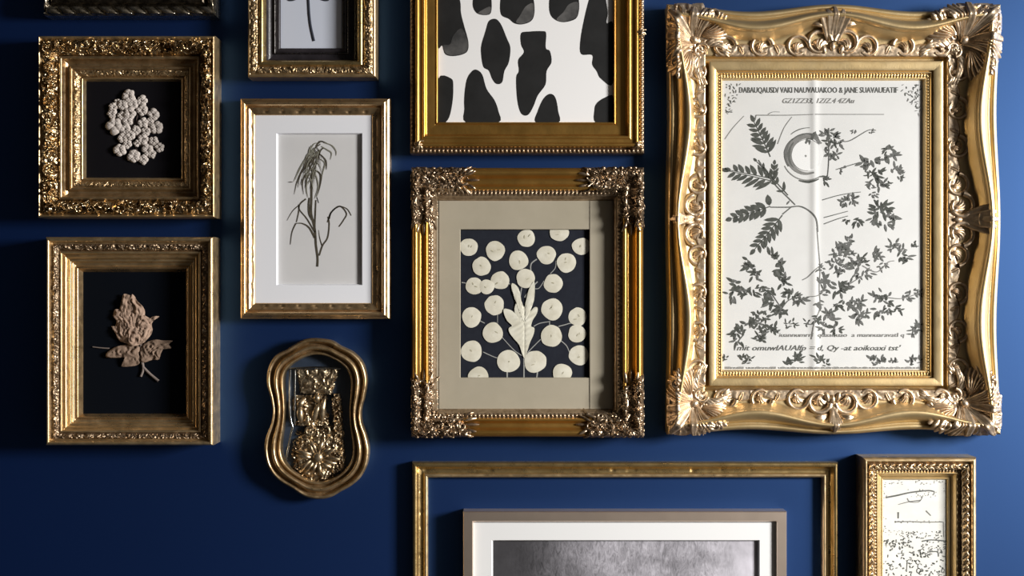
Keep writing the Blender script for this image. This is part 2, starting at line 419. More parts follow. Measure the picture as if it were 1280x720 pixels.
# ------------------------------------------------------------------ B: carved square frame with white florets
def frame_b():
    H = 40
    O = qr((46, 44, 268, 272), H); I = qr((108, 102, 227, 222), 10); W = 60.
    fr = Frame('picture_frame', 'near-square glinting carved gilt frame holding a cluster of white dried florets on black', 'picture frame', O)
    rails(fr, 'outer_edge', 'gold_satin', O, I, W, rnd([(0, 0), (0, 20), (0, 33), (1, 37), (2.5, 38), (4, 36), (5, 34)], 3))
    def orn(a, d, s, L, X, Y):
        env = smoothstep(4, 7, d) * smoothstep(27, 24, d)
        k = np.floor(a / 21.0); ac = (k + .5) * 21.0
        sp = spiral(a, d, ac, 15.5 + 2.5 * np.where(k % 2 == 0, 1, -1), 10.5, np.where(k % 2 == 0, 1, -1), 1.5, k * 1.7)
        return (sp * 4.2 + foliage(X, Y, 7.5, 11) * 5.6) * env
    rails(fr, 'carved_band', 'gold_glint', O, I, W, dens([(5, 33), (10, 35), (16, 33), (22, 28), (26, 24.5)], .7), orn, .75)
    rails(fr, 'cove_moulding', 'gold_small', O, I, W, rnd([(26, 24.5), (27, 27.5), (29, 28.5), (31, 27), (32, 22), (36, 18), (39, 18), (40, 21), (42, 24), (44, 24), (45, 21)], 3))
    def orn2(a, d, s, L, X, Y):
        env = smoothstep(45, 47, d) * smoothstep(55, 53, d)
        return (np.clip(np.cos(2 * PI * a / 20) * .5 + .5, 0, 1) * 1.2 * np.exp(-((d - 50) / 3) ** 2) + foliage(X, Y, 4, 5) * 1.8) * env
    rails(fr, 'leaf_band', 'gold_small', O, I, W, dens([(45, 21), (48, 21), (52, 18.5), (55, 16)], .8), orn2, .9)
    rails(fr, 'inner_lip', 'gold_satin', O, I, W, rnd([(55, 16), (56, 18), (57.5, 18), (58.5, 15), (60, 10)], 3))
    board(fr, 'backing_card', 'velvet', (I[0] - 2, I[1] - 2, I[2] + 2, I[3] + 2), 10)
    # pressed flower head
    pts = [(161, 120, 8), (177, 126, 6), (146, 127, 3.5), (141.5, 134, 5), (153, 131, 6), (166, 129.5, 6), (139.5, 142, 5.5), (162, 141, 7), (177, 138, 6),
           (191, 143, 6.5), (143, 157, 9), (152, 144, 5), (159, 151, 6), (178.5, 153, 6), (195, 159, 7.5), (156, 161.5, 6.5), (153, 172, 5.5), (163, 169, 5.5),
           (178.5, 174, 6.5), (191.5, 176, 5.5), (199, 184, 5.5), (149.5, 187.5, 7), (159, 180, 5), (184, 187, 7), (167, 195, 7), (178.5, 199, 5.5), (182, 164, 5.5),
           (171, 179, 4), (189, 192, 5), (170, 162, 5), (187, 152, 4.5)]
    rg = random.Random(4)
    st = MB()
    hub = q(168, 176, 12)
    for (x, y, r) in pts:
        p = q(x, y, 12); ribbon(st, [hub, ((hub[0] + p[0]) / 2 + rg.uniform(-3, 3), (hub[1] + p[1]) / 2), p], 1.6, 1.0, 10.6)
    head = st.build('pressed_flower_head', 'floret_heart', fr)
    for (x, y, r) in pts:
        c = q(x, y, 13); mbf = MB(); n = 5 if r > 4 else 4; a0 = rg.uniform(0, 6)
        base = 11 + rg.uniform(0, 1.6)
        for k in range(n):
            a = a0 + 2 * PI * k / n + rg.uniform(-.2, .2); rr = r * rg.uniform(.52, .66)
            px, py = c[0] + math.cos(a) * rr, c[1] + math.sin(a) * rr
            pr = r * rg.uniform(.54, .7)
            patch(mbf, circ(px, py, pr, 14, .07, rg), (px, py), lambda X, Y, t, b=base, q_=pr: b + q_ * .55 * np.sqrt(np.clip(1 - t ** 2, 0, 1)) + .5 * np.sin(X * 1.7) * np.cos(Y * 1.9) - .6 * t ** 6, 6)
        patch(mbf, circ(c[0], c[1], r * .2, 8), c, lambda X, Y, t, b=base: b + 1.2 + 0 * t, 3, 1)
        mbf.build('floret', ['floret', 'floret_heart'], fr, head)
frame_b()

# ------------------------------------------------------------------ C: plain gilt frame with dried rosebud
def frame_c():
    H = 42
    O = qr((56, 296, 266, 557), H); I = qr((104, 340, 232, 517), 8); W = 47.
    fr = Frame('picture_frame', 'upright satin gilt frame holding a pinkish tan dried rosebud on black', 'picture frame', O)
    rails(fr, 'outer_moulding', 'gold_satin', O, I, W, rnd([(0, 0), (0, 20), (0, 36), (1, 39.5), (3, 41), (5.5, 40), (7, 36), (7.5, 33), (9, 33)], 3))
    def orn(a, d, s, L, X, Y):
        env = smoothstep(9, 11, d) * smoothstep(19, 17, d)
        return (foliage(X, Y, 4.2, 31) * 3.4 + np.cos(2 * PI * a / 13) * .6) * env
    rails(fr, 'carved_band', 'gold_brown', O, I, W, dens([(9, 33), (12, 34), (16, 32), (19, 29)], .7), orn, .75)
    rails(fr, 'stepped_moulding', 'gold_satin', O, I, W, rnd([(19, 29), (19.5, 31.5), (21.5, 32), (23, 30), (23.5, 26), (25, 26), (27, 27.5), (29, 25), (29.5, 22), (31, 22.5), (33, 22), (34, 18), (36, 17), (39, 15.5)], 3))
    rails(fr, 'inner_lip', 'gold_fern', O, I, W, rnd([(39, 15.5), (40, 17.5), (42, 17.5), (44, 14.5), (47, 8)], 3))
    board(fr, 'backing_card', 'black_blue', (I[0] - 2, I[1] - 2, I[2] + 2, I[3] + 2), 8)
    def Q(pts, h=10): return [q(100 + x / 5.143, 350 + y / 5.143, h) for x, y in pts]
    st = MB()
    for pts, w0, w1 in ([[(400, 530), (405, 575), (390, 620)], 3.4, 3.0], [[(405, 560), (450, 605), (505, 650)], 3.2, 3.4], [[(190, 440), (140, 437), (80, 430)], 1.8, 1.2],
                        [[(390, 415), (395, 470), (400, 540)], 3, 3.4]):
        st = MB(); P = spline(Q(pts), 6); tube(st, P, np.linspace(w0, w1, len(P)) / 2, np.linspace(w0, w1, len(P)) / 2, 9.2)
        st.build('dried_stem', 'stem_grey', fr)
    def wr(seed, amp, base, dome=2.5):
        def f(X, Y, t):
            r = np.abs(vnoise(X / 4.2 + vnoise(X / 8, Y / 8, seed) * 3, Y / 9.0, seed) * 2 - 1)
            return base + amp * (r - .4) + amp * .6 * vnoise(X / 2.1, Y / 2.4, seed + 3) + dome * np.sqrt(np.clip(1 - t * t, 0, 1))
        return f
    sep = [([(395, 425), (440, 395), (490, 382), (530, 388), (598, 390), (572, 412), (588, 440), (540, 440), (520, 480), (508, 510), (460, 515), (405, 530), (385, 480)], (460, 450)),
           ([(385, 430), (380, 480), (385, 530), (350, 552), (265, 556), (290, 530), (285, 500), (240, 500), (170, 495), (180, 462), (230, 430), (300, 415), (350, 420)], (310, 470))]
    for i, (o, c) in enumerate(sep):
        m_ = MB(); patch(m_, spline(Q(o), 4, True), Q([c])[0], wr(i + 2, 3.2, 9.6), 16); m_.build('sepal', 'sepal_tan', fr)
    pet = [([(300, 150), (262, 185), (225, 190), (215, 230), (235, 265), (222, 300), (200, 297), (225, 330), (250, 385), (300, 410), (350, 420), (370, 330), (340, 220)], (290, 300), 10),
           ([(415, 225), (450, 245), (475, 232), (510, 235), (480, 255), (462, 290), (468, 330), (440, 375), (400, 410), (350, 415), (340, 320), (370, 240)], (405, 320), 10.4),
           ([(285, 90), (330, 98), (345, 92), (370, 130), (405, 165), (420, 215), (400, 270), (380, 330), (350, 380), (310, 340), (275, 260), (258, 200), (268, 140)], (335, 225), 11.6),
           ([(270, 250), (310, 260), (350, 300), (395, 350), (385, 400), (350, 425), (300, 395), (262, 340)], (325, 345), 12.6),
           ([(400, 225), (440, 260), (455, 300), (430, 360), (395, 395), (372, 350), (375, 280)], (410, 310), 12.2)]
    for i, (o, c, b_) in enumerate(pet):
        m_ = MB(); patch(m_, spline(Q(o), 4, True), Q([c])[0], wr(i + 12, 3.6, b_, 2.2), 18); m_.build('petal', 'petal_tan', fr)
frame_c()

# ------------------------------------------------------------------ D: gilt frame, black inner moulding, pressed stem
def frame_d():
    H = 34
    O = qr((309, -150, 470, 96), H); I = qr((351, -106, 427, 60), 15); W = 42.
    fr = Frame('picture_frame', 'gilt frame with a black lacquer inner moulding around one dark flower stem on white', 'picture frame', O)
    rails(fr, 'outer_edge', 'gold_satin', O, I, W, rnd([(0, 0), (0, 22), (0, 28), (1, 31), (3, 32), (4, 31)], 3))
    def orn(a, d, s, L, X, Y):
        env = smoothstep(4, 6, d) * smoothstep(15, 13, d)
        zz = np.abs(((a + (d - 9) * .8) / 11) % 1 - .5) * 2
        return (foliage(X, Y, 3.8, 41) * 1.9 + zz * .9) * env
    rails(fr, 'carved_band', 'gold_small', O, I, W, dens([(4, 31), (8, 32.5), (12, 31.5), (15, 30)], .7), orn, .8)
    rails(fr, 'rounded_bead', 'gold_thin', O, I, W, rnd([(15, 30), (16, 32.5), (18.5, 33.5), (21, 32), (23, 27), (24, 24)], 4))
    rails(fr, 'black_moulding', 'black_lacquer', O, I, W, rnd([(24, 24), (24.5, 20), (28, 17), (32, 16), (33, 16)], 3))
    rails(fr, 'pewter_line', 'silver_edge', O, I, W, rnd([(33, 16), (33.6, 18.2), (34.8, 18.2), (35.4, 16)], 3))
    rails(fr, 'inner_lip', 'black_lacquer', O, I, W, rnd([(35.4, 16), (37, 17.5), (39.5, 17.5), (41, 16.5), (42, 14)], 3))
    mb = MB(); h = 14.5
    r = (I[0] - 1, I[1] - 1, I[2] + 1, I[3] + 1)
    mb.add([(r[0], r[1], h), (r[0], r[3], h), (r[2], r[3], h), (r[2], r[1], h)], [(0, 1, 2, 3)])
    mb.build('paper', 'paper_cool', fr, smooth=False)
    mb = MB()
    P = spline([q(*p, h) for p in ((384, -34), (385, -10), (385.5, 0), (386.5, 18), (388.5, 34), (392.5, 51.5))], 6)
    tube(mb, P, np.linspace(1.5, 1.7, len(P)), 1.0, h)
    for sx in (-1, 1):
        for k in range(3):
            x0, y0 = q(385.5, -8 - 7 * k, h); leaf = []
            dx = sx * (26 - 4 * k)
            o = [(x0, y0), (x0 + dx * .3, y0 - 6), (x0 + dx * .75, y0 - 1), (x0 + dx, y0 + 8), (x0 + dx * .72, y0 + 9.2), (x0 + dx * .3, y0 + 4)]
            patch(mb, spline(o, 4, True), (x0 + dx * .5, y0 + 2), lambda X, Y, t, k=k: h + .5 + .4 * k + .6 * (1 - t), 6)
    mb.build('pressed_flower', 'ink_bluegrey', fr)
frame_d()

# ------------------------------------------------------------------ E: fern in white mat
def frame_e():
    H = 28
    O = qr((299, 122, 487, 399), H); I = qr((320, 145, 464, 378), 18); W = 22.
    fr = Frame('picture_frame', 'smooth gilt frame with a wide white mat around one drooping dried grass sprig', 'picture frame', O)
    rails(fr, 'outer_moulding', 'gold_fern', O, I, W, rnd([(0, 0), (0, 14), (0, 20), (1, 22), (2.5, 23), (4, 25.5), (6, 27.5), (8, 27), (10, 24), (11, 22)], 4))
    def orn(a, d, s, L, X, Y):
        env = smoothstep(12, 13, d) * smoothstep(20, 19, d)
        k = a / 20.5; da = (k - np.round(k)) * 20.5
        pit = np.exp(-(da / 2.6) ** 2 - ((d - 17) / 2.4) ** 2)
        if s % 2: pit = pit * 0
        return (-pit * 1.0 + vnoise(X / 5, Y / 5, 3) * .7) * env
    rails(fr, 'punched_band', 'gold_fern', O, I, W, dens([(11, 22), (12, 23.4), (13, 23), (16, 21), (19, 20), (20, 20), (21, 19), (22, 17)], .7), orn, .8)
    hole = qr((345.5, 166.5, 453, 356.5), 18)
    board(fr, 'mat_board', 'mat_white', (I[0] - 1, I[1] - 1, I[2] + 1, I[3] + 1), 18.5, 4, hole, 1.5)
    board(fr, 'backing_paper', 'paper_grey', (hole[0] - 3, hole[1] - 3, hole[2] + 3, hole[3] + 3), 14.5, 1)
    h = 14.85
    def Q(pts, off): return [q(345 + x / 7.2, off + y / 7.2, h) for x, y in pts]
    mb = MB()
    main = Q([(372, 600)], 250) + Q([(375, 520), (360, 400), (350, 260), (318, 120)], 250) + Q([(320, 600), (320, 480), (325, 380), (345, 300), (380, 230), (400, 170), (430, 140)], 165)
    ribbon(mb, main, 2.6, 1.6, h, 0, 6, 2.6)
    L = [([(350, 340), (300, 250), (240, 212), (180, 210)], 2.4, 1.0, 250), ([(180, 210), (145, 290), (130, 400)], 1.6, .7, 250),
         ([(185, 200), (205, 110), (215, 40), (270, -10)], 1.0, 1.8, 250), ([(350, 290), (280, 170), (215, 90), (205, 40)], 1.6, 1.0, 250),
         ([(390, 500), (420, 410), (465, 340), (480, 220), (470, 150)], 1.8, 1.4, 250), ([(465, 200), (500, 110), (570, 60), (640, 80), (678, 140)], 1.4, .9, 250),
         ([(480, 170), (500, 110), (575, 55), (635, 120), (610, 180), (568, 240)], 1.8, 1.2, 250),
         ([(360, 380), (350, 250), (355, 120), (360, 0)], 2.4, 1.4, 250), ([(330, 180), (300, 120), (295, 40), (300, -20)], 3.0, 1.6, 250),
         ([(415, 410), (395, 340), (385, 270)], 1.2, .4, 250), ([(205, 50), (150, 100), (100, 185)], 1.2, .4, 250),
         ([(370, 590), (385, 640), (360, 560)], .8, .4, 165)]
    for p, a, b_, off in L: ribbon(mb, Q(p, off), a, b_, h + .05, 0)
    rg = random.Random(8)
    # drooping blades of the tuft
    B = [([(400, 110), (350, 150), (330, 230), (280, 300), (200, 420), (165, 560)], 1.5), ([(400, 100), (340, 110), (290, 200), (210, 330), (160, 450)], 1.2),
         ([(350, 240), (300, 250), (240, 340), (190, 450), (170, 540)], 1.4), ([(430, 95), (500, 120), (540, 170), (540, 215)], 1.3),
         ([(360, 130), (400, 85), (460, 100)], 1.6), ([(410, 130), (460, 160), (500, 190), (490, 250)], 1.3), ([(400, 200), (450, 260), (455, 340)], 1.5),
         ([(390, 240), (440, 280), (420, 370), (410, 440)], 1.2), ([(340, 330), (270, 380), (240, 460), (250, 560)], 1.3), ([(330, 360), (280, 420), (275, 520), (290, 590)], 1.4),
         ([(350, 340), (400, 380), (400, 470), (370, 580)], 1.6), ([(340, 340), (370, 420), (380, 500), (350, 600)], 1.3), ([(310, 300), (250, 330), (210, 420), (200, 500)], 1.1),
         ([(400, 160), (350, 200), (300, 240), (260, 260)], 1.8), ([(150, 450), (110, 452)], 1.0), ([(345, 140), (300, 200), (250, 270), (200, 370), (175, 430)], 1.1)]
    for i, (p, w_) in enumerate(B): ribbon(mb, Q(p, 165), w_ * .7, .4, h + .1 + .01 * i, i % 2, 6, w_ * 1.25)
    for i in range(44):
        x = rg.uniform(300, 400); y = rg.uniform(110, 420)
        x = 330 + (x - 350) * .9 + (300 - y) * .12
        dx = rg.choice([-1, -1, -1, 1]) * rg.uniform(20, 70); dy = rg.uniform(50, 150)
        ribbon(mb, Q([(x, y), (x + dx * .6, y + dy * .35), (x + dx, y + dy)], 165), .9, .3, h + .3 + .005 * i, i % 2, 5, rg.uniform(.8, 1.5))
    mb.build('pressed_grass_sprig', ['moss', 'moss_pale'], fr)
frame_e()

# ------------------------------------------------------------------ F: black brush marks
def frame_f():
    H = 34
    O = qr((512, -185, 806, 191), H); I = qr((548, -150, 766, 152.5), 21); W = 38.
    fr = Frame('picture_frame', 'orange-gold frame with a fine beaded edge around bold black brush marks on white', 'picture frame', O)
    def bd(a, d, s, L, X, Y):
        return beads(a, d, 5.2, 3.2, 2.2) * 1.0
    rails(fr, 'beaded_edge', 'gold_brown', O, I, W, dens([(0, 0), (0, 24), (.8, 26), (3.2, 26.5), (5.6, 26), (6.5, 24)], .7), bd, .8)
    rails(fr, 'outer_moulding', 'gold_orange', O, I, W, rnd([(6.5, 24), (7, 30), (8, 32.5), (9.5, 33), (11, 32.8), (11.7, 31), (13, 30.4), (16.5, 30.6), (17.5, 31.6), (19, 31.8), (20.2, 31), (21.5, 27.5)], 4))
    rails(fr, 'flat_moulding', 'gold_orange', O, I, W, rnd([(21.5, 27.5), (22.3, 25.6), (24, 25.3), (28, 25.2), (33, 25), (34.5, 24.6), (35.3, 26), (36.5, 26), (37.3, 24.5), (38, 20)], 3))
    # worn leaf buds on the lower corners and the right rail
    for (x, y, sc, rot) in ((523, 181, 1.0, .6), (797, 181, .8, 2.4), (802, 41, .9, 1.6)):
        mb = MB(); cx, cy = q(x, y, 34); rg = random.Random(int(x + y))
        for k in range(7):
            a = rot + k * .9; L = rg.uniform(5, 8.5) * sc
            P = spline([(cx, cy), (cx + L * .6 * math.cos(a), cy + L * .6 * math.sin(a)), (cx + L * math.cos(a + .5), cy + L * math.sin(a + .5))], 4)
            tube(mb, P, np.linspace(1.9, .7, len(P)) * sc, np.linspace(2.2, 1.2, len(P)), np.linspace(33, 31, len(P)))
        mb.build('leaf_bud', 'gold_corner', fr)
    h = 21
    mb = MB()
    mb.add([(I[0] - 1, I[1] - 1, h), (I[0] - 1, I[3] + 1, h), (I[2] + 1, I[3] + 1, h), (I[2] + 1, I[1] - 1, h)], [(0, 1, 2, 3)])
    BL = [[(170, -60), (240, -70), (270, 0), (275, 60), (290, 120), (308, 190), (300, 235), (250, 252), (205, 245), (190, 205), (170, 200)],
          [(328, 0), (335, -60), (400, -60), (412, 0), (410, 55), (390, 68), (350, 62), (330, 35)],
          [(452, 0), (470, -80), (580, -80), (602, 0), (605, 60), (590, 95), (550, 110), (515, 105), (490, 85), (455, 65)],
          [(672, 0), (690, -80), (790, -80), (805, 0), (805, 50), (790, 85), (740, 100), (700, 90), (675, 60)],
          [(430, 85), (455, 110), (480, 170), (497, 215), (490, 280), (470, 320), (460, 370), (435, 378), (415, 355), (400, 318), (375, 300), (365, 240), (367, 200), (385, 140), (400, 95)],
          [(342, 313), (370, 335), (390, 400), (425, 450), (443, 500), (443, 551), (298, 551), (290, 490), (290, 430), (300, 360), (320, 325)],
          [(172, 355), (230, 353), (240, 390), (235, 470), (215, 540), (172, 549)],
          [(545, 150), (580, 142), (640, 140), (658, 150), (656, 215), (675, 230), (682, 280), (660, 320), (655, 380), (620, 430), (600, 480), (575, 518), (545, 510), (528, 450), (523, 350), (535, 320), (532, 270), (558, 235), (545, 200)],
          [(675, 422), (700, 440), (712, 500), (714, 551), (612, 551), (620, 500), (645, 445)],
          [(850, 0), (870, -60), (920, -60), (927, 0), (935, 60), (930, 105), (961, 115), (961, 370), (905, 355), (885, 320), (865, 290), (865, 248), (815, 243), (812, 180), (830, 80)],
          [(961, 435), (920, 440), (885, 465), (875, 495), (880, 551), (961, 551)],
          [(230, -420), (280, -400), (300, -300), (270, -150), (220, -180), (200, -300)], [(420, -420), (480, -400), (500, -300), (470, -150), (420, -180), (400, -300)],
          [(640, -420), (690, -400), (710, -300), (680, -150), (630, -180), (610, -300)], [(840, -420), (890, -400), (910, -300), (880, -150), (830, -180), (810, -300)]]
    for i, bl in enumerate(BL):
        P = spline([q(500 + x / 3.6, y / 3.6, h) for x, y in bl], 4, True)
        P[:, 0] = np.clip(P[:, 0], I[0] - .8, I[2] + .8); P[:, 1] = np.clip(P[:, 1], I[1], I[3] + .8)
        poly(mb, P, h + .2, 1)
    WS = [[(278, 128), (305, 190), (297, 233), (250, 249), (208, 242), (194, 205), (225, 200), (240, 160)], [(405, 30), (408, 54), (390, 66), (352, 60), (370, 45)],
          [(598, 15), (602, 60), (588, 92), (550, 107), (522, 100), (540, 70), (565, 30)], [(800, 10), (802, 50), (788, 82), (740, 97), (704, 88), (735, 55), (760, 20)]]
    for wv in WS: poly(mb, spline([q(500 + x / 3.6, y / 3.6, h) for x, y in wv], 4, True), h + .4, 2)
    mb.build('brush_mark_print', ['paper_white', 'ink', 'ink_wash'], fr, smooth=False)
frame_f()

# ------------------------------------------------------------------ carved leafwork made of ridges
def curl(mb, cx, cy, R, a0, sweep, w0, w1, hb, hh=1.2, shrink=.75, n=22, ns=6):
    t = np.linspace(0, 1, n); r = R * (1 - shrink * t); a = a0 + sweep * t
    P = np.stack([cx + r * np.cos(a), cy + r * np.sin(a)], -1)
    w = w0 + (w1 - w0) * t
    b = hb(P[:, 0], P[:, 1]) if callable(hb) else hb
    tube(mb, P, w, w * hh, b, ns)

def frond(mb, x, y, a, L, w, hb, hh=.9, bend=.0, n=9, ns=6, lift=0.0, groove=0.0):
    t = np.linspace(0, 1, n); ang = a + bend * t
    dx = np.cumsum(np.cos(ang)) * L / n; dy = np.sin(ang).cumsum() * L / n
    P = np.stack([x + dx, y + dy], -1)
    ww = w * (np.sin(PI * (t * .86 + .07)) ** .7 + .08)
    b = (hb(P[:, 0], P[:, 1]) if callable(hb) else hb) + lift * np.sin(PI * t)
    tube(mb, P, ww, ww * hh, b, ns, groove=groove)

def shell(mb, x, y, a, L, spread, h, hb, ribs=6, bend=0.0, nr=18, npz=44):
    """fluted acanthus lump opening from its root (x, y) in direction a"""
    rr = np.linspace(.04, 1, nr)[:, None]; ph = np.linspace(-1, 1, npz)[None, :]
    sc = 1 + .09 * np.abs(np.cos(ribs * PI * ph / 2)) - .05 - .16 * ph ** 2
    R = rr * L * sc; ang = a + spread * ph + bend * rr ** 1.5
    X = x + R * np.cos(ang); Y = y + R * np.sin(ang)
    hgt = h * np.sin(PI * np.clip(rr ** .75 * .92 + .04, 0, 1)) * (1 - ph ** 4 * .75) * (.62 + .38 * np.abs(np.cos(ribs * PI * ph / 2)) ** .7)
    H = hb(X, Y) + hgt - 1.2 * (rr > .97)
    mb.grid(np.stack([X, Y, H], -1))

def base_fn(O, I, W, prof):
    pr = np.array(prof)
    def f(x, y):
        t = np.minimum(np.minimum((x - O[0]) / (I[0] - O[0]), (O[2] - x) / (O[2] - I[2])), np.minimum((y - O[1]) / (I[1] - O[1]), (O[3] - y) / (O[3] - I[3])))
        return np.interp(np.clip(t, 0, 1) * W, pr[:, 0], pr[:, 1])
    return f

# ------------------------------------------------------------------ G: cream discs on slate, heavy corners
def frame_g():
    H = 38
    O = qr((514, 209, 805, 547), H); I = qr((546, 251, 766, 511), 14); W = 40.
    fr = Frame('picture_frame', 'orange-gold frame with knobbly carved corners holding cream seed discs on a dark card', 'picture frame', O)
    prof = rnd([(0, 0), (0, 20), (0, 28), (1.5, 32), (5, 35.5), (9, 34.5), (12, 30), (14, 28), (18, 27), (21, 28), (23, 31), (25, 32), (27, 30), (28, 27)], 3)
    rails(fr, 'outer_moulding', 'gold_orange', O, I, W, prof)
    def bd(a, d, s, L, X, Y): return beads(a, d, 5.0, 31.5, 2.1)
    rails(fr, 'beaded_moulding', 'gold_brown', O, I, W, dens([(28, 27), (29, 25), (31.5, 24.5), (34, 24), (35, 23), (36, 20), (38, 18), (40, 14)], .7), bd, .8)
    sm = [(0, 28), (1.5, 32), (5, 35.5), (9, 34.5), (12, 30), (14, 28), (18, 27), (21, 28), (23, 31), (25, 32), (27, 30), (28, 27), (35, 24), (40, 16)]
    bf = base_fn(O, I, W, sm)
    corners = [(O[0], O[1], 1, 1), (O[2], O[1], -1, 1), (O[2], O[3], -1, -1), (O[0], O[3], 1, -1)]
    for ci, (cx, cy, sx, sy) in enumerate(corners):
        mb = MB(); rg = random.Random(50 + ci)
        arms = [(1, 0), (0, 1)]
        def T(a, b, arm): # a: along the rail from the corner, b: inset
            return (cx + sx * (a if arm == 0 else b), cy + sy * (b if arm == 0 else a))
        # relief ground with ragged edge
        n = 120; g = np.linspace(-2, 86, n)
        A, B = np.meshgrid(g, g, indexing='ij')
        X = cx + sx * A; Y = cy + sy * B
        mn = np.minimum(A, B); mxv = np.maximum(A, B)
        rag = foliage(X, Y, 9, 60 + ci) * 9
        lim = 78 - mn * .55 + rag - 6
        mask = (mxv < lim) & (mn < 31 + rag * .2) & (mn > -1.6 + rag * .12)
        env = smoothstep(0, 7, lim - mxv) * smoothstep(-2, 2.5, mn) * smoothstep(33, 27, mn)
        Hh = bf(X, Y) - .8 + env * (1.2 + foliage(X, Y, 8.5, 70 + ci) * 5.0 + foliage(X, Y, 4.5, 80 + ci) * 2.2)
        P = np.stack([X, Y, Hh], -1)
        if sx * sy < 0: P = P[::-1]; mask = mask[::-1]
        mb.grid(P, 0, mask)
        for arm in (0, 1):
            s_ = sx * sy * (1 if arm == 0 else -1)
            def A_(ang):
                dx, dy = math.cos(ang), math.sin(ang)
                return math.atan2(sy * (dy if arm == 0 else dx), sx * (dx if arm == 0 else dy))
            for (a, b, R, st, sw) in ((18, 12, 9, 0, 5), (40, 14, 10, 2.4, -5.2), (62, 14, 8, .6, 4.6), (52, 25, 5, 0, 5), (30, 25, 6, 1, -5)):
                p = T(a, b, arm); curl(mb, p[0], p[1], R, st + ci, sw * s_, 1.9, 1.1, lambda x, y: bf(x, y) + 3.2, 1.2, .8, 24, 5)
            for k in range(14):
                a = rg.uniform(6, 62); b = rg.uniform(5, 25); p = T(a, b, arm)
                frond(mb, p[0], p[1], A_(rg.uniform(-1.0, 1.0)), rg.uniform(9, 17), rg.uniform(1.3, 2.2), lambda x, y: bf(x, y) + 3.4, 1.0, rg.uniform(-1.2, 1.2), 8, 5)
            for k in range(5):
                p = T(64, 5 + 5 * k, arm); frond(mb, p[0], p[1], A_((k - 2) * .28), 19 - abs(k - 2) * 3, 2.0, lambda x, y: bf(x, y) + 1.0, 1.0, (k - 2) * .2, 9, 5)
            # bosses standing beyond the edge
            for a in (5, 13, 22, 33, 46): 
                p = T(a + rg.uniform(-2, 2), 2.5, arm); frond(mb, p[0] , p[1], A_(-.5), 7, 2.2, 31, 1.1, .6, 7, 5)
        mb.build('corner_ornament', 'gold_umber', fr, sharp=60, clip=(O[0] - 1.2, O[1] - 1.2, O[2] + 1.2, O[3] + 1.2))
    hole = qr((575, 286.5, 737, 472.5), 13)
    board(fr, 'mat_board', 'mat_kraft', (I[0] - 1, I[1] - 1, I[2] + 1, I[3] + 1), 14, 2, hole, .6)
    # paper tapes over the mat: the lighter overlapping borders
    for (x0, y0, x1, y1, hh_) in ((549, 251, 573.5, 511, 14.5), (737.5, 251, 764, 511, 14.6)):
        r = qr((x0, y0, x1, y1), 14); n = 14
        yy = np.linspace(r[1], r[3], n); xx = np.linspace(r[0], r[2], 6)
        Xg, Yg = np.meshgrid(xx, yy, indexing='ij')
        mb = MB(); mb.grid(np.stack([Xg, Yg, hh_ + .25 * vnoise(Xg / 6, Yg / 14, 5)], -1))
        mb.build('mat_strip', 'mat_kraft', fr)
    hc = 10
    board(fr, 'dark_card', 'slate', (hole[0] - 5, hole[1] - 5, hole[2] + 5, hole[3] + 5), hc, 1)
    QQ = lambda x, y: q(x, y, hc)
    stem = None
    for pts, w_ in (([(655, 472), (655, 455), (655, 430), (656, 400)], 1.6), ([(655, 446), (643, 438), (628, 422)], 1.1), ([(604, 440), (620, 447), (627, 446)], 1.1), ([(600, 401), (606, 404)], 1.2),
                    ([(634, 465), (634, 472)], 2.0), ([(656, 445), (664, 436), (676, 424)], 1.2), ([(667, 408), (675, 404), (687, 402)], 1.1), ([(698, 408), (706, 406), (714, 404), (726, 405)], 1.2),
                    ([(700, 425), (708, 432), (712, 441)], 1.2), ([(672, 464), (671, 472)], 1.8), ([(636, 354), (641, 359), (645, 364)], 1.2), ([(577, 353), (583, 354)], 1.2),
                    ([(671, 324), (664, 330), (664, 340), (668, 346)], 1.6), ([(668, 361), (674, 360), (680, 351)], 1.0), ([(688, 342), (694, 335), (695, 326)], 1.0), ([(687, 401), (687, 407)], 1.2),
                    ([(622, 392), (622, 404)], .8), ([(656, 372), (662, 362), (668, 356), (672, 352)], 1.8), ([(655, 400), (650, 380), (651, 366), (653, 356)], 1.6)):
        mb = MB(); ribbon(mb, [QQ(*p) for p in pts], w_, w_ * .8, hc + .3)
        b_ = mb.build('branch_stem', 'stem_pale', fr)
        if stem is None: stem = b_
    D = [(586, 309, 11.3), (619, 313.5, 11.8), (602, 333, 11.4), (625, 350.5, 11.5), (593, 357.5, 11), (608.5, 358.5, 9.5), (618, 381.5, 12), (658, 298, 11), (699, 290, 12), (683, 318.5, 11.8),
         (726.5, 308, 11.3), (708, 328.5, 12), (691.5, 354.5, 11.8), (648, 325.5, 12), (657, 348, 11.5), (690, 386.5, 13.2), (589.5, 396.5, 12), (616, 416, 12.5), (589.5, 439, 13), (635.5, 451.5, 14.2),
         (598, 471, 13), (722, 396, 11.2), (721.5, 417, 11.2), (689.5, 420, 13.2), (723.5, 444, 12.3), (669, 452, 14), (702.5, 466, 12)]
    rg = random.Random(3)
    for i, (x, y, r) in enumerate(D):
        c = QQ(x, y); mb = MB(); lv = .4 + .22 * (i % 3)
        o = spline(circ(c[0], c[1], r, 15, .035, rg, rg.uniform(.94, 1.04)), 2, True)
        patch(mb, o, c, lambda X, Y, t: hc + lv + .25 * (1 - t ** 4) + .25 * vnoise(X / 4, Y / 4, i) * (1 - t), 7)
        for k in range(rg.choice([1, 1, 2])):
            a = rg.uniform(0, 6.28); d_ = rg.uniform(0, .3) * r
            leaflet(mb, c[0] + d_ * math.cos(a), c[1] + d_ * math.sin(a), rg.uniform(0, 6.28), rg.uniform(3, 5), rg.uniform(1.0, 1.8), hc + lv + .55, 1)
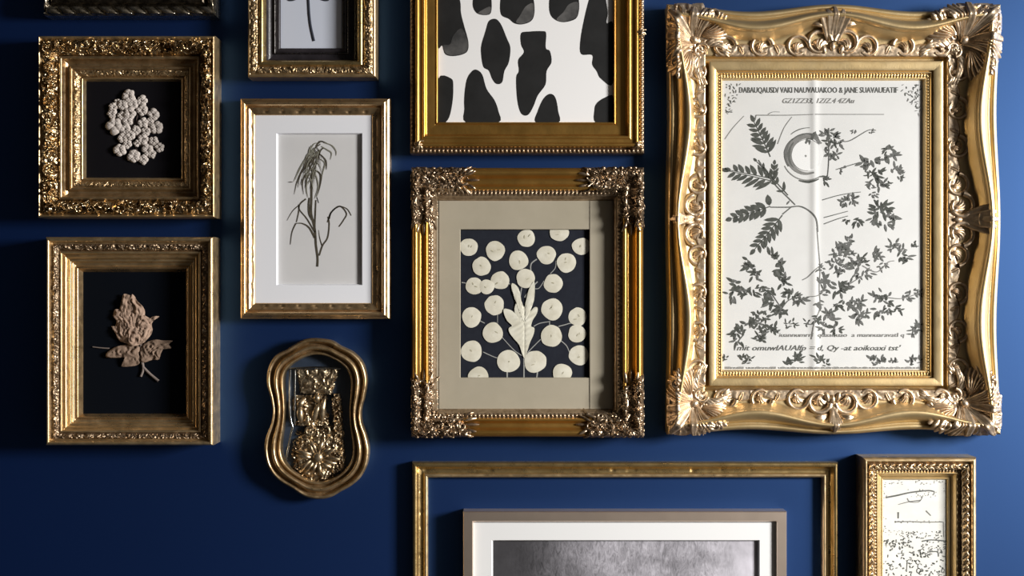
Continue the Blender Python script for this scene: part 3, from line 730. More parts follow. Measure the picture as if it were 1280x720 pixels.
        mb.build('seed_disc', ['seed_cream', 'seed_mark'], fr, stem)
    # lobed leaf in the middle
    mb = MB()
    ol = [(655.5, 448), (652, 440), (649, 431), (643, 424), (637, 416), (636, 410), (640, 407), (634, 401), (630, 392), (630, 386), (637, 387), (642, 390), (644, 394), (643, 386), (645, 376), (640, 364), (640, 354), (648, 360), (652, 376), (655, 384), (657, 378), (661, 362), (668, 352),
          (668, 372), (665, 383), (663, 389), (668, 384), (672, 385), (671, 392), (666, 400), (664, 408), (668, 410), (667, 418), (663, 427), (660, 436), (658, 443)]
    patch(mb, spline([QQ(*p) for p in ol], 3, True), QQ(655, 405), lambda X, Y, t: hc + 1.3 + .5 * (1 - t) - .5 * np.exp(-np.abs(X - QQ(655.5, 400)[0]) / 1.2) + .25 * np.sin((X * .6 + Y) * .9), 12)
    mb.build('lobed_leaf', 'leaf_cream', fr, stem)
frame_g()

# ------------------------------------------------------------------ H: large rococo frame with botanical print
def frame_h():
    H = 40
    O = qr((836, 3, 1255, 544), H); I = qr((903, 101, 1153, 462), 12); 
    W = 86.0
    fr = Frame('picture_frame', 'largest frame, ornate pale gold with wavy scrolled edges, around a leafy botanical print', 'picture frame', O)
    amp_o = [9, 5, 6, 2]; amp_i = [17, 15, 16, 15]
    def wave(s, u, d):
        w_ = np.sin(2 * PI * u) ** 2
        k = amp_o[s] + (amp_i[s] - amp_o[s]) * smoothstep(2, 16, d)
        return w_ * k * (1 - smoothstep(20, 46, d))
    rim = rnd([(0, 0), (0, 16), (-1, 22), (0, 28), (2, 31), (4.5, 31.5), (6, 29.5), (7, 30), (9, 37), (12, 42), (15, 42), (16.5, 38), (17.2, 35), (18, 34)], 4)
    cove = rnd([(18, 34), (22, 27), (28, 21), (40, 19), (48, 18.5), (56, 18), (58, 17)], 4)
    inn = rnd([(58, 17), (58.6, 12), (59.5, 8), (62.5, 8), (63.5, 12), (64.3, 19), (65.5, 21), (74, 20.2), (75, 18.5), (75.8, 16), (76.6, 17.5), (77.5, 17.5), (78.3, 15.5)], 3)
    rails(fr, 'outer_rim', 'gold_big', O, I, W, rim, None, 4, wave, sharp=70)
    rails(fr, 'cove', 'gold_big', O, I, W, cove, None, 4, wave, sharp=70)
    rails(fr, 'inner_moulding', 'gold_big', O, I, W, inn, None, 4, wave, sharp=50)
    def bd(a, d, s, L, X, Y): return beads(a, d, 3.7, 80.6, 1.6)
    rails(fr, 'beading', 'gold_big', O, I, W, dens([(78.3, 15.5), (79, 14.6), (80.6, 14.5), (82.5, 14.5), (83.3, 16.2), (84.5, 16), (86, 12)], .6), bd, .6, wave)
    flat = [(0, 29), (4, 31), (9, 35), (12, 38), (15, 37), (18, 33), (24, 27), (32, 21.5), (40, 19), (56, 18), (59, 15), (70, 15)]
    bf0 = base_fn(O, I, W, flat)
    bf = lambda x, y: bf0(x, y)
    # local helper: point on side s at along a (from its middle), inset d
    def SP(s, a, d):
        t = d / W
        if s == 0: return ((O[0] + O[2]) / 2 + a, O[1] + (I[1] - O[1]) * t)
        if s == 2: return ((O[0] + O[2]) / 2 + a, O[3] + (I[3] - O[3]) * t)
        if s == 1: return (O[2] + (I[2] - O[2]) * t, (O[1] + O[3]) / 2 + a)
        return (O[0] + (I[0] - O[0]) * t, (O[1] + O[3]) / 2 + a)
    inward = [PI / 2, PI, -PI / 2, 0]           # direction from the edge to the opening
    for s in range(4):
        mb = MB(); rg = random.Random(90 + s)
        half = ((O[2] - O[0]) if s % 2 == 0 else (O[3] - O[1])) / 2
        wd = (abs(I[1] - O[1]), abs(O[2] - I[2]), abs(O[3] - I[3]), abs(I[0] - O[0]))[s] / W
        tang = 0 if s % 2 == 0 else PI / 2
        lim = half - 70
        # low carved ground strip beside the opening
        al = np.linspace(-half + 60, half - 60, int((2 * half - 120) / 1.0)); dd = np.linspace(39, 59, 22)
        A, Dd = np.meshgrid(al, dd, indexing='ij')
        XY = [SP(s, A, Dd)][0]; X, Y = np.broadcast_to(XY[0], A.shape), np.broadcast_to(XY[1], A.shape)
        edge = 47 + 3.0 * np.cos((np.abs(A) - 43) * 2 * PI / 45.0)
        Hh = 17.6 + smoothstep(edge - 2, edge + 1.5, Dd) * smoothstep(59.5, 58, Dd) * (2.0 + foliage(X, Y, 14, 77 + s) * .8)
        P = np.stack([X, Y, Hh], -1)
        if s in (0, 3): P = P[::-1]
        mb.grid(P)
        k = 0; a = 43.0; sc_ = 1.0 if wd > .85 else .86
        while a < lim + 4:
            for sg in (-1, 1):
                fl = sg * (1 if s in (0, 1) else -1) * (1 if s % 2 == 0 else -1)
                p = SP(s, sg * a, 47.5)
                # oval scroll
                curl(mb, p[0], p[1], 14.0 * sc_, inward[s] + 1.7 * fl, 5.3 * fl, 3.4 * sc_, 2.0, lambda x, y: 18.0, 1.7, .30, 40, 9)
                shell(mb, *SP(s, sg * a, 55), inward[s] + PI + .5 * fl, 14 * sc_, .62, 4.0, lambda x, y: 19.4 + 0 * x, 4, -.7 * fl, 10, 26)
                frond(mb, p[0], p[1], inward[s] - .9 * fl, 8, 2.4, lambda x, y: 20.0, 1.2, 1.2 * fl, 9, 8, 0, .4)
                # a single ribbed leaf before the next scroll
                q2 = SP(s, sg * (a + 22.5), 58.0)
                frond(mb, q2[0], q2[1], inward[s] + PI + .25 * fl, 15 * sc_, 2.7, lambda x, y: 18.8, 1.1, .35 * fl, 11, 8, 0, .5)
            a += 45.0 if s % 2 == 0 else 47.0; k += 1
        mb.build('scrollwork', 'gold_wash', fr, sharp=70)
        # shell in the middle of the side
        mb = MB()
        root = SP(s, 0, 46)
        tip = SP(s, 0, 4)
        for j in range(5):
            t = (j - 2) / 2.0
            rt = SP(s, t * 4.5, 44)
            frond(mb, rt[0], rt[1], inward[s] + PI + t * .22, (41 - 6 * abs(t)) * wd, 4.4, lambda x, y: bf(x, y) + 1.0, .95, t * .35, 14, 9, 2.0, .5)
        for sg in (-1, 1):
            fl = sg * (1 if s in (0, 1) else -1) * (1 if s % 2 == 0 else -1)
            p = SP(s, sg * 17, 43); curl(mb, p[0], p[1], 15 * wd ** .5, inward[s] + 1.7 * fl, 5.2 * fl, 3.8, 2.2, lambda x, y: np.minimum(bf(x, y), 20) + .6, 1.5, .3, 40, 9)
            shell(mb, *SP(s, sg * 16, 53), inward[s] + PI + .4 * fl, 16 * wd ** .5, .7, 4.5, lambda x, y: 19.8 + 0 * x, 4, -.6 * fl, 12, 30)
            p = SP(s, sg * 7, 27); frond(mb, p[0], p[1], inward[s] + PI + fl * .9, 20 * wd, 4.0, lambda x, y: bf(x, y) + .8, .9, fl * .9, 12, 9, 1, .5)
        for j in range(3):
            p = SP(s, (j - 1) * 9, 57 - (j == 1) * 3); frond(mb, p[0], p[1], inward[s] + PI + (j - 1) * .3, 13, 3.2, lambda x, y: 20, 1.1, 0, 9, 7)
        mb.build('side_shell', 'gold_wash', fr, sharp=70, clip=(O[0] - 1.5, O[1] - 1.5, O[2] + 1.5, O[3] + 1.5))
    for ci, (cx, cy, sx, sy) in enumerate([(O[0], O[1], 1, 1), (O[2], O[1], -1, 1), (O[2], O[3], -1, -1), (O[0], O[3], 1, -1)]):
        mb = MB(); rg = random.Random(120 + ci)
        wx, wy = (abs(I[0] - O[0]) if sx > 0 else abs(O[2] - I[2])), (abs(I[1] - O[1]) if sy > 0 else abs(O[3] - I[3]))
        kx, ky = wx / W, wy / W
        def P_(a, b): return (cx + sx * a * kx, cy + sy * b * ky)
        def AN(ang):    # ang measured in the corner's own quadrant, 45 deg = towards the middle
            return math.atan2(sy * math.sin(ang), sx * math.cos(ang))
        sg_ = sx * sy
        # rounded ground of the shell
        n = 90; g = np.linspace(-3, 92, n); A, B = np.meshgrid(g, g, indexing='ij')
        X = cx + sx * A * kx; Y = cy + sy * B * ky
        mn = np.minimum(A, B); mxv = np.maximum(A, B)
        rag = foliage(X, Y, 14, 140 + ci) * 8
        lim = 88 - .9 * np.abs(mn - 30) + rag - 10
        mask = (mxv < lim) & (mn < 58) & (mn > -2.2 + 1.5 * np.sin(mxv / 4.5)) & ((A + B) > 7 + 3 * np.sin(A - B))
        env = smoothstep(0, 9, lim - mxv) * smoothstep(-3, 3, mn) * smoothstep(59, 55, mn)
        Hh = bf(X, Y) - 1.0 + env * (2.0 + foliage(X, Y, 11, 150 + ci) * 4.2)
        Pg = np.stack([X, Y, Hh], -1)
        if sg_ < 0: Pg = Pg[::-1]; mask = mask[::-1]
        mb.grid(Pg, 0, mask)
        root = P_(44, 44)
        up = lambda x, y: bf(x, y) + 2.4
        for j in range(0, 9, 2):
            t = (j - 4) / 4.0
            L_ = (56 if j % 2 == 0 else 47) - 14 * abs(t) + rg.uniform(-3, 3)
            frond(mb, root[0], root[1], AN(PI + PI / 4 + t * .8), L_ * (kx + ky) / 2, 6.2 - 1.4 * abs(t), up, .8, -t * 1.1 * sg_ * -1 + rg.uniform(-.15, .15), 16, 10, 3.0, .55)
        for t, L_, wd_, hh_ in ((-.78, 46, .34, 8), (.78, 46, .34, 8), (0, 52, .42, 7)):
            shell(mb, root[0], root[1], AN(PI + PI / 4 + t), L_ * (kx + ky) / 2, wd_, hh_, lambda x, y: bf(x, y) + 1.0, 5, -t * .5 * sg_ * -1)
        for arm in (0, 1):
            rt = P_(50, 34) if arm == 0 else P_(34, 50)
            a_ = AN(-.05) if arm == 0 else AN(PI / 2 + .05)
            fb = sg_ * (1 if arm == 0 else -1)
            shell(mb, rt[0], rt[1], a_, 40 * (kx if arm == 0 else ky) ** .5, .62, 10, lambda x, y: bf(x, y) + .8, 7, -.35 * fb, 22, 60)
        for arm in (0, 1):
            f = sg_ * (1 if arm == 0 else -1)
            def PA(a, b): return P_(a, b) if arm == 0 else P_(b, a)
            def AA(ang): return AN(ang) if arm == 0 else AN(PI / 2 - ang)
            p = PA(66, 35); curl(mb, p[0], p[1], 15, AA(PI), 5.3 * f, 3.4, 1.7, up, 1.2, .76, 34, 8)
            p = PA(70, 14); curl(mb, p[0], p[1], 8.5, AA(PI * .9), 4.8 * f, 2.8, 1.5, up, 1.2, .75, 28, 7)
            p = PA(52, 50); curl(mb, p[0], p[1], 8, AA(0), -4.8 * f, 2.6, 1.4, up, 1.3, .72, 28, 7)
            for j in range(4):
                p = PA(56 + j * 4.5, 50 - j * 1.5); frond(mb, p[0], p[1], AA(-.9 + j * .28), 22 - j, 3.6, up, .9, .6 * f, 11, 9, 1, .5)
            for j in range(5):
                p = PA(56 + j * 6, 25); frond(mb, p[0], p[1], AA(-.75 + .15 * j), 22 - j * 2, 3.8, up, .9, .7 * f, 11, 9, 1, .5)
            for j in range(4):
                p = PA(72 + j * 3, 44 + j * 3); frond(mb, p[0], p[1], AA(.1 + j * .1), 22 - j * 3, 2.4, lambda x, y: 19.5, 1.2, .3 * f, 10, 7)
        p = P_(40, 40)
        frond(mb, p[0] - 4 * sx, p[1] - 4 * sy, AN(PI / 4), 12, 4.6, lambda x, y: bf(x, y) + 5.0, 1.1, 0, 9, 8)
        mb.build('corner_shell', 'gold_wash', fr, sharp=70, clip=(O[0] - 1.5, O[1] - 1.5, O[2] + 1.5, O[3] + 1.5))

    # the print: a sheet with a fold down the middle
    hp = 12.0; fx = q(1018, 0, hp)[0]
    def sheet(x, y): return hp + 1.1 * np.exp(-((x - fx) / 5.0) ** 2) + .18 * vnoise(np.asarray(x) / 40, np.asarray(y) / 40, 4)
    mb = MB()
    xs = np.concatenate([np.linspace(I[0] - 1, fx - 16, 24), np.linspace(fx - 15.5, fx + 15.5, 80), np.linspace(fx + 16, I[2] + 1, 24)])
    ys = np.linspace(I[1] - 1, I[3] + 1, 40)
    Xg, Yg = np.meshgrid(xs, ys, indexing='ij')
    mb.grid(np.stack([Xg, Yg, sheet(Xg, Yg)], -1), 0)
    lev = [0]
    def ink(x, y):
        return sheet(np.asarray(x, float), np.asarray(y, float)) + .28 + lev[0]
    def q_(x, y): return q(x, y, hp)
    GREEN, MID, PALE = 1, 2, 3
    rg = random.Random(12)
    def rib(pts, a, b_, mi, mid=None): ribbon(mb, [q_(*p) for p in pts], a, b_, ink, mi, 6, mid)
    def pinnate(x0, y0, x1, y1, n, Ll, wl, mi=GREEN, sides=(1, -1), spread=.75, tip=1):
        x0, y0 = q_(x0, y0); x1, y1 = q_(x1, y1)
        a = math.atan2(y1 - y0, x1 - x0); L = math.hypot(x1 - x0, y1 - y0)
        ribbon(mb, [(x0, y0), ((x0 + x1) / 2 + .5, (y0 + y1) / 2), (x1, y1)], 1.3, .8, ink, mi)
        for k in range(n):
            t = .12 + .88 * k / n
            for sd in sides:
                l_ = Ll * (1 - .5 * t) * rg.uniform(.85, 1.1)
                leaflet(mb, x0 + (x1 - x0) * t, y0 + (y1 - y0) * t, a + sd * spread * rg.uniform(.85, 1.1), l_, wl * rg.uniform(.85, 1.15), ink, mi)
        if tip: leaflet(mb, x1, y1, a, Ll * .5, wl, ink, mi)
    def cluster(x, y, r, n, mi=GREEN, a0=None, spread=2.6):
        x, y = q_(x, y); a0 = rg.uniform(0, 6.28) if a0 is None else a0
        n = int(n * 1.9); r *= 1.12
        for k in range(n):
            a = a0 + spread * (k / max(n - 1, 1) - .5) + rg.uniform(-.2, .2)
            ox, oy = rg.uniform(-.42, .42) * r, rg.uniform(-.42, .42) * r
            leaflet(mb, x + ox, y + oy, a, r * rg.uniform(.5, .95), r * rg.uniform(.2, .3), ink, mi if rg.random() < .8 else MID)
    # four long compound leaves on the left
    pinnate(963, 196, 943, 153, 7, 21, 5.2, spread=.95)
    pinnate(972, 228, 912, 214, 7, 25, 5.0, sides=(-1,), spread=.75)
    pinnate(968, 224, 914, 213, 6, 20, 5.6, sides=(1,), spread=.95)
    pinnate(985, 244, 946, 202, 4, 12, 3.4)
    pinnate(966, 228, 968, 206, 3, 13, 3.8, spread=.5)
    pinnate(963, 258, 915, 273, 6, 17, 6.0)
    pinnate(978, 269, 944, 311, 7, 20, 5.2, spread=.85)
    leaflet(mb, *q_(962, 257), -1.75, 14, 8, ink, GREEN)
    rib([(948, 200), (958, 216), (970, 232), (984, 246), (994, 256)], 1.6, 1.4, MID)
    rib([(963, 259), (985, 259), (1000, 258), (1012, 264), (1020, 274), (1022, 290)], 1.4, 2.0, MID)
    rib([(990, 258), (978, 268)], 1.2, 1.4, MID); leaflet(mb, *q_(983, 256), -.9, 7, 2, ink, MID)
    rib([(1021, 285), (1023, 310), (1025, 335), (1024, 360), (1025, 385), (1018, 402), (1014, 424)], 1.2, 1.4, PALE)
    rib([(1003, 350), (1010, 346), (1018, 338), (1024, 333)], 1.2, 1.1, PALE); rib([(1009, 371), (1020, 370), (1027, 367)], 1.0, 1.2, PALE)
    # pale drawn frame lines
    rib([(945, 144), (985, 144), (1020, 143), (1060, 143), (1105, 143)], 1.2, .9, PALE); rib([(945, 144), (944, 150)], 1.4, 1.4, PALE)
    rib([(906, 174), (916, 160), (930, 145)], .9, .7, PALE); rib([(972, 180), (980, 160), (990, 146)], 1.0, .7, PALE)
    rib([(960, 143), (966, 140), (975, 140)], 1.0, .5, PALE)
    # drawn disc with its shaded rim
    cx, cy = q_(1009, 194)
    def arc(r, a0, a1, w0, w1, mi, mid=None, ecc=1.0, ox=0, oy=0):
        t = np.linspace(a0, a1, 14); ribbon(mb, np.stack([cx + ox + r * np.cos(t), cy + oy + r * ecc * np.sin(t)], -1), w0, w1, ink, mi, 2, mid)
    lev[0] = .015; poly(mb, circ(cx, cy, 19.5, 32), ink, 4)
    lev[0] = .02
    arc(23, 1.2, 5.6, 2, 2, PALE, 8); lev[0] = .03; arc(23, 2.4, 3.9, 1, 1, MID, 4); lev[0] = .04
    arc(27, 2.6, 4.0, 1.2, 1.0, MID, 4.2); arc(23.5, 2.5, 3.9, 1.0, 1.0, MID, 2.2); arc(26.5, 3.9, 5.1, 1.0, 2.5, MID, 2.0)
    arc(31, 1.0, 2.7, 1.6, 1.0, PALE, 1.4); arc(32, 1.1, 1.9, 1.0, 1.2, GREEN, 3.6, 1, 0, 1); cluster(1016, 168, 12, 5, MID, 1.5, 1.2); arc(34, 4.0, 4.75, .7, .7, MID, 1.3, 1, 2, 0)
    arc(19.5, 1.5, 5.6, .5, .5, PALE)
    poly(mb, circ(cx - 2, cy + 1, 1.5, 8), ink, PALE)
    lev[0] = .06
    # scattered sprays
    CL = [(940, 331, 14, 6, 3.1), (944, 344, 11, 6, None), (967, 322, 12, 5, -.6), (969, 335, 14, 5, .1), (979, 350, 11, 7, None), (922, 356, 12, 5, 2.6), (930, 362, 12, 5, 1.9), (915, 368, 12, 4, 2.2),
          (939, 363, 11, 4, 1.5), (952, 358, 8, 4, 1.7), (962, 361, 10, 5, 2.0), (963, 377, 14, 5, 3.1), (975, 388, 12, 8, None), (987, 368, 10, 5, 3.3), (1001, 376, 10, 7, None), (994, 371, 9, 4, .2),
          (946, 396, 10, 6, None), (940, 402, 10, 5, 1.2), (928, 408, 12, 5, 2.8), (922, 414, 10, 5, 1.8), (953, 408, 11, 6, 1.6), (951, 421, 9, 8, None), (966, 411, 10, 7, None), (955, 397, 8, 5, None),
          (923, 425, 9, 4, 1.8), (985, 405, 6, 4, None), (994, 404, 6, 4, None), (1009, 404, 6, 4, None), (1026, 336, 7, 5, None), (1030, 352, 11, 7, None), (1032, 365, 9, 5, None),
          (1025, 378, 9, 4, 1.5), (1038, 394, 11, 8, None), (1022, 398, 10, 5, 2.0), (1030, 407, 9, 6, None), (1045, 409, 9, 6, None), (1048, 331, 9, 5, .3), (1040, 330, 8, 4, 3.3), (1050, 340, 9, 5, 1.6),
          (1052, 308, 12, 8, None), (1062, 302, 9, 6, None), (1045, 318, 9, 6, None), (1060, 316, 10, 6, None), (1050, 360, 13, 7, None), (1060, 355, 9, 4, -.3), (1050, 383, 9, 6, None), (1062, 382, 10, 6, None),
          (1074, 378, 10, 6, None), (1072, 395, 11, 8, None), (1080, 392, 8, 5, None), (1098, 370, 10, 6, 3.0), (1108, 374, 10, 7, None), (1110, 385, 9, 5, 1.6), (1098, 391, 10, 5, 1.9), (1122, 385, 8, 5, .3),
          (1133, 371, 9, 5, .1), (1145, 367, 8, 5, -.2), (1070, 331, 13, 6, 3.0), (1078, 326, 9, 5, -.3), (1073, 345, 8, 5, 1.8), (1084, 342, 9, 5, .4), (1096, 318, 10, 7, None), (1103, 331, 8, 4, 1.6),
          (1118, 307, 9, 6, None), (1130, 318, 11, 6, 1.2), (1127, 312, 8, 5, None), (1141, 305, 7, 4, .3), (1083, 203, 13, 6, 2.6), (1095, 200, 9, 5, .3), (1112, 191, 12, 7, .4), (1110, 186, 8, 4, 3.1),
          (1095, 217, 12, 6, .4), (1088, 217, 7, 4, 3.0), (1120, 214, 10, 6, -.6), (1125, 220, 7, 4, .5), (1102, 229, 10, 6, .5), (1087, 232, 8, 5, None), (1092, 242, 7, 4, 1.5), (1112, 228, 6, 3, 1.2),
          (1064, 250, 10, 8, None), (1055, 254, 9, 5, 2.6), (1072, 274, 9, 6, 1.3), (1060, 273, 7, 4, 2.0), (1098, 262, 13, 6, 2.4), (1095, 276, 10, 6, 1.7), (1106, 262, 13, 5, .2), (1112, 274, 13, 6, .3), (1100, 256, 10, 4, -1.2),
          (1034, 166, 9, 8, None), (1045, 170, 9, 6, .2), (1038, 180, 9, 6, None), (1050, 180, 7, 4, .1), (1035, 190, 8, 6, None), (1043, 194, 9, 7, None), (1032, 224, 8, 6, None), (1052, 212, 6, 4, .3),
          (1147, 408, 9, 7, None), (1140, 414, 8, 5, 2.0), (1068, 165, 5, 3, 3.0), (1088, 164, 5, 3, .2),
          (906, 449, 6, 4, -1.5), (930, 451, 8, 6, -1.3), (938, 449, 6, 4, -1.5), (985, 453, 9, 5, -1.2), (997, 450, 10, 7, -1.4), (1024, 451, 9, 6, -1.5), (1033, 455, 6, 4, -1.5), (1091, 453, 9, 6, -1.3), (1103, 452, 8, 6, -1.5), (1117, 452, 7, 5, -1.4), (1138, 453, 8, 6, -1.4), (1147, 451, 6, 4, -1.5)]
    for i, (x, y, r, n, a0) in enumerate(CL):
        lev[0] = .06 + .0006 * i
        cluster(x, y, r, n, GREEN if x < 1000 and y > 300 else (MID if rg.random() < .65 else GREEN), a0, 2.6 if a0 is not None else 6.0)
    for pts in ([(960, 362), (968, 372), (976, 388), (962, 396), (950, 404)], [(1075, 203), (1058, 208), (1045, 212)], [(1028, 250), (1045, 245), (1060, 242), (1076, 240)], [(1030, 272), (1045, 268), (1060, 264)],
                [(1030, 280), (1046, 274), (1060, 270)], [(1078, 332), (1096, 340), (1110, 328), (1118, 326)], [(1062, 355), (1078, 345)], [(1036, 160), (1036, 200), (1034, 225)], [(930, 418), (922, 428), (918, 438)],
                [(1050, 176), (1062, 176), (1085, 163), (1095, 163)], [(976, 388), (985, 376), (998, 371)], [(1110, 372), (1128, 373), (1150, 366)]):
        rib(pts, 1.2, .9, MID if pts[0][0] < 1000 or pts[0][1] < 300 else PALE)
    # corner filigree
    lev[0] = .05
    for sx, xc in ((1, 904.5), (-1, 1151.5)):
        for k in range(70):
            u = rg.uniform(0, 1); v = rg.uniform(0, 1)
            if u + v * .8 > 1.02 or u > .95: continue
            x = xc + sx * (2 + u * 24); y = 106 + v * 36
            leaflet(mb, *q_(x, y), rg.uniform(0, 6.28), rg.uniform(2, 5), rg.uniform(.8, 1.6), ink, rg.choice([MID, PALE, GREEN]))
    # lettering
    lev[0] = .05
    X_ = lambda x: q_(x, 0)[0]; Y_ = lambda y: q_(0, y)[1]
    text_polys(mb, "DABAUQAUSD/ VAKI", X_(924), X_(990), Y_(116), 7.0, ink, MID)
    text_polys(mb, "NAUVAUAKOO & JANE SUAVAUEATIF", X_(993), X_(1122), Y_(116), 7.0, ink, MID)
    text_polys(mb, "GZ1ZZ33, 1Z/Z.4 4ZAu", X_(978), X_(1068), Y_(129), 6.2, ink, PALE, .35)
    text_polys(mb, "iuannumrrl  quaaouao  a mannuaravatl q", X_(974), X_(1130), Y_(421), 5.0, ink, PALE, .1)
    text_polys(mb, "mit omuwlAUAlfp = d, Qy -at aoikoaxi tst'", X_(921), X_(1126), Y_(438), 6.6, ink, MID, .3)
    text_polys(mb, "iiiinuiiii uuuiinnuiiii uiiuuiinnuuiiuiiuiuiiniiiuuiiuiiiuuiiuunniiuuiniiuuiiiuuii", X_(906), X_(1150), Y_(461), 3.2, ink, PALE, 0)
    mb.build('botanical_print', ['paper_old', 'ink_green', 'ink_mid', 'ink_pale', 'paper_bright'], fr, smooth=True, sharp=30)
frame_h()

# ------------------------------------------------------------------ I: waisted gilt frame with a gilt relief behind glass
def frame_i():
    H = 26
    oc = [(395, 423.5), (412, 426), (424, 433), (440, 441), (452, 454), (457.5, 474), (455, 495), (450.5, 513), (451, 529), (456.5, 545), (460, 563), (457.5, 582), (450, 597), (438, 608), (424, 616), (412, 622.5), (397, 625),
          (380, 622), (364, 612), (346, 601), (334, 586), (329, 566), (331, 547), (337.5, 530), (339.5, 514), (337, 498), (332, 479), (334, 460), (343, 445), (358, 436.5), (372, 428), (383, 424)]
    P = spline([q(x, y, H) for x, y in oc], 8, True)
    # resample evenly and smooth the normals
    dist = np.concatenate([[0], np.cumsum(np.linalg.norm(np.diff(np.concatenate([P, P[:1]]), axis=0), axis=1))])
    PC = np.concatenate([P, P[:1]]); N_ = 300; t = np.linspace(0, dist[-1], N_, endpoint=False)
    P = np.stack([np.interp(t, dist, PC[:, 0]), np.interp(t, dist, PC[:, 1])], -1)
    def inset(P, d):
        n_it = max(1, int(d)); Q = P.copy()
        for _ in range(n_it):
            T = np.roll(Q, -2, 0) - np.roll(Q, 2, 0); T /= np.linalg.norm(T, axis=1, keepdims=True)
            Nn = np.stack([-T[:, 1], T[:, 0]], -1)
            c = Q.mean(0)
            if ((c - Q) * Nn).sum() < 0: Nn = -Nn
            Q = Q + Nn * (d / n_it)
            for _k in range(14): Q = .25 * np.roll(Q, 1, 0) + .5 * Q + .25 * np.roll(Q, -1, 0)
        return Q
    fr = Frame('mounted_ornament', 'small waisted gilt wall case with a glazed gilt relief, under the drooping grass sprig frame', 'wall ornament', (P[:, 0].min(), P[:, 1].min(), P[:, 0].max(), P[:, 1].max()))
    W = 18.0
    Pin = inset(P, W)
    def band(name, prof, mat):
        mb = MB(); prof = np.array(prof)
        PP = np.concatenate([P, P[:1]]); PI_ = np.concatenate([Pin, Pin[:1]])
        tt = prof[:, 0] / W
        V = PP[:, None] + (PI_ - PP)[:, None] * tt[None, :, None]
        Hh = np.broadcast_to(prof[:, 1][None], V.shape[:2]) + .35 * vnoise(V[:, :, 0] / 6, V[:, :, 1] / 6, 2) * np.clip(prof[:, 1] / 8, 0, 1)[None]
        mb.grid(np.concatenate([V, Hh[:, :, None]], -1))
        return mb.build(name, mat, fr, sharp=75)
    band('outer_moulding', rnd([(0, 0), (0, 10), (-.5, 15), (.3, 18.5), (2, 20), (3.6, 18.5), (4.3, 13.5), (5.4, 12.5), (6.5, 14), (7.0, 15)], 4), 'gold_small')
    band('ribbed_moulding', rnd([(7.0, 15), (7.4, 18), (8.6, 20.5), (10.2, 21.2), (11.6, 19.6), (12.2, 15), (13.2, 13.5), (14, 14)], 4), 'gold_small')
    band('inner_lip', rnd([(14, 14), (14.6, 16.5), (16, 17.4), (17.2, 15), (18, 5)], 4), 'gold_small')
    mb = MB(); c = Pin.mean(0)
    patch(mb, inset(P, W - 1), c, lambda X, Y, t: 5 + 0 * t, 6); mb.build('back_panel', 'slate_panel', fr, smooth=False)
    inn = inset(P, W - 1)
    # gilt relief
    def blk(x0, y0, x1, y1, mk, base, amp, sc, seed, name):
        r = qr((x0, y0, x1, y1), 10); n1 = int((r[2] - r[0]) / .6); n2 = int((r[3] - r[1]) / .6)
        X, Y = np.meshgrid(np.linspace(r[0], r[2], n1), np.linspace(r[1], r[3], n2), indexing='ij')
        U = (X - r[0]) / (r[2] - r[0]); V = (Y - r[1]) / (r[3] - r[1])
        e = mk(U, V) + .12 * (foliage(X, Y, 6, seed + 7) - .5)
        Hh = 4.6 + smoothstep(0, .1, e) * (base + amp * foliage(X, Y, sc, seed) + amp * .4 * foliage(X, Y, sc * .5, seed + 3))
        return X, Y, Hh, e > -.02
    parts = [('relief_plaque', 369, 461, 424, 494, lambda U, V: np.minimum(np.minimum(U - .12 * V, 1 - U - .18 * V) * 2, np.minimum(V, 1 - V) * 2), 5, 2.2, 13, 11),
             ('relief_leafwork', 365, 494, 411, 532, lambda U, V: .30 - np.abs(U - .5 + .08 * np.sin(6 * V)) * .62, 3.5, 4.5, 13, 22),
             ('relief_mask', 364, 528, 432, 604, lambda U, V: .46 - np.hypot((U - .5) * .92, (V - .52) * .86), 3.5, 4.0, 13, 33),
             ('relief_border', 413, 492, 432, 590, lambda U, V: .35 - np.abs(U - .45 - .25 * (V - .3)) * 1.0 - .1 * (V < .05), 3, 6.0, 6, 44)]
    for (nm, x0, y0, x1, y1, mk, ba, am, sc, sd) in parts:
        mb = MB(); X, Y, Hh, ms = blk(x0, y0, x1, y1, mk, ba, am, sc, sd, nm)
        mb.grid(np.stack([X, Y, Hh], -1)[::-1], 0, ms[::-1])
        rg = random.Random(sd)
        hb = lambda x, y: 10.5
        if nm == 'relief_mask':
            c0 = q(397, 572, 12)
            for j in range(15):
                a = -PI + j * (2 * PI / 14); frond(mb, c0[0] + 6 * math.cos(a), c0[1] + 5 * math.sin(a), a, rg.uniform(16, 25) * (1 if abs(math.sin(a)) < .7 else .8), 2.6, hb, 1.0, rg.uniform(-.9, .9), 10, 7, 2)
            for sg in (-1, 1):
                curl(mb, c0[0] + sg * 17, c0[1] - 19, 8, PI / 2, 5 * sg, 2.3, 1.2, hb, 1.2, .75, 24, 6)
                curl(mb, c0[0] + sg * 9, c0[1] - 32, 7, -PI / 2, 5 * sg, 2.0, 1.2, hb, 1.2, .75, 24, 6)
            patch(mb, circ(c0[0], c0[1], 7, 16), c0, lambda X, Y, t: 11 + 5 * np.sqrt(np.clip(1 - t * t, 0, 1)), 7)
        elif nm == 'relief_leafwork':
            for (x, y, a, L_) in ((378, 530, -1.9, 24), (392, 530, -1.5, 28), (404, 528, -1.75, 30), (372, 512, -1.2, 16), (398, 505, -1.9, 14)):
                p = q(x, y, 10); frond(mb, p[0], p[1], a, L_, 4.0, hb, .9, .5, 12, 8, 2)
        elif nm == 'relief_plaque':
            c0 = q(397, 482, 12); curl(mb, c0[0], c0[1], 7, 0, 5.5, 2.0, 1.2, hb, 1.1, .75, 24, 6)
            for x in (376, 385, 408, 416):
                p = q(x, 470, 12); curl(mb, p[0], p[1], 4.5, 0, 5, 1.5, .9, lambda x, y: 9.5, 1.1, .7, 18, 5)
        else:
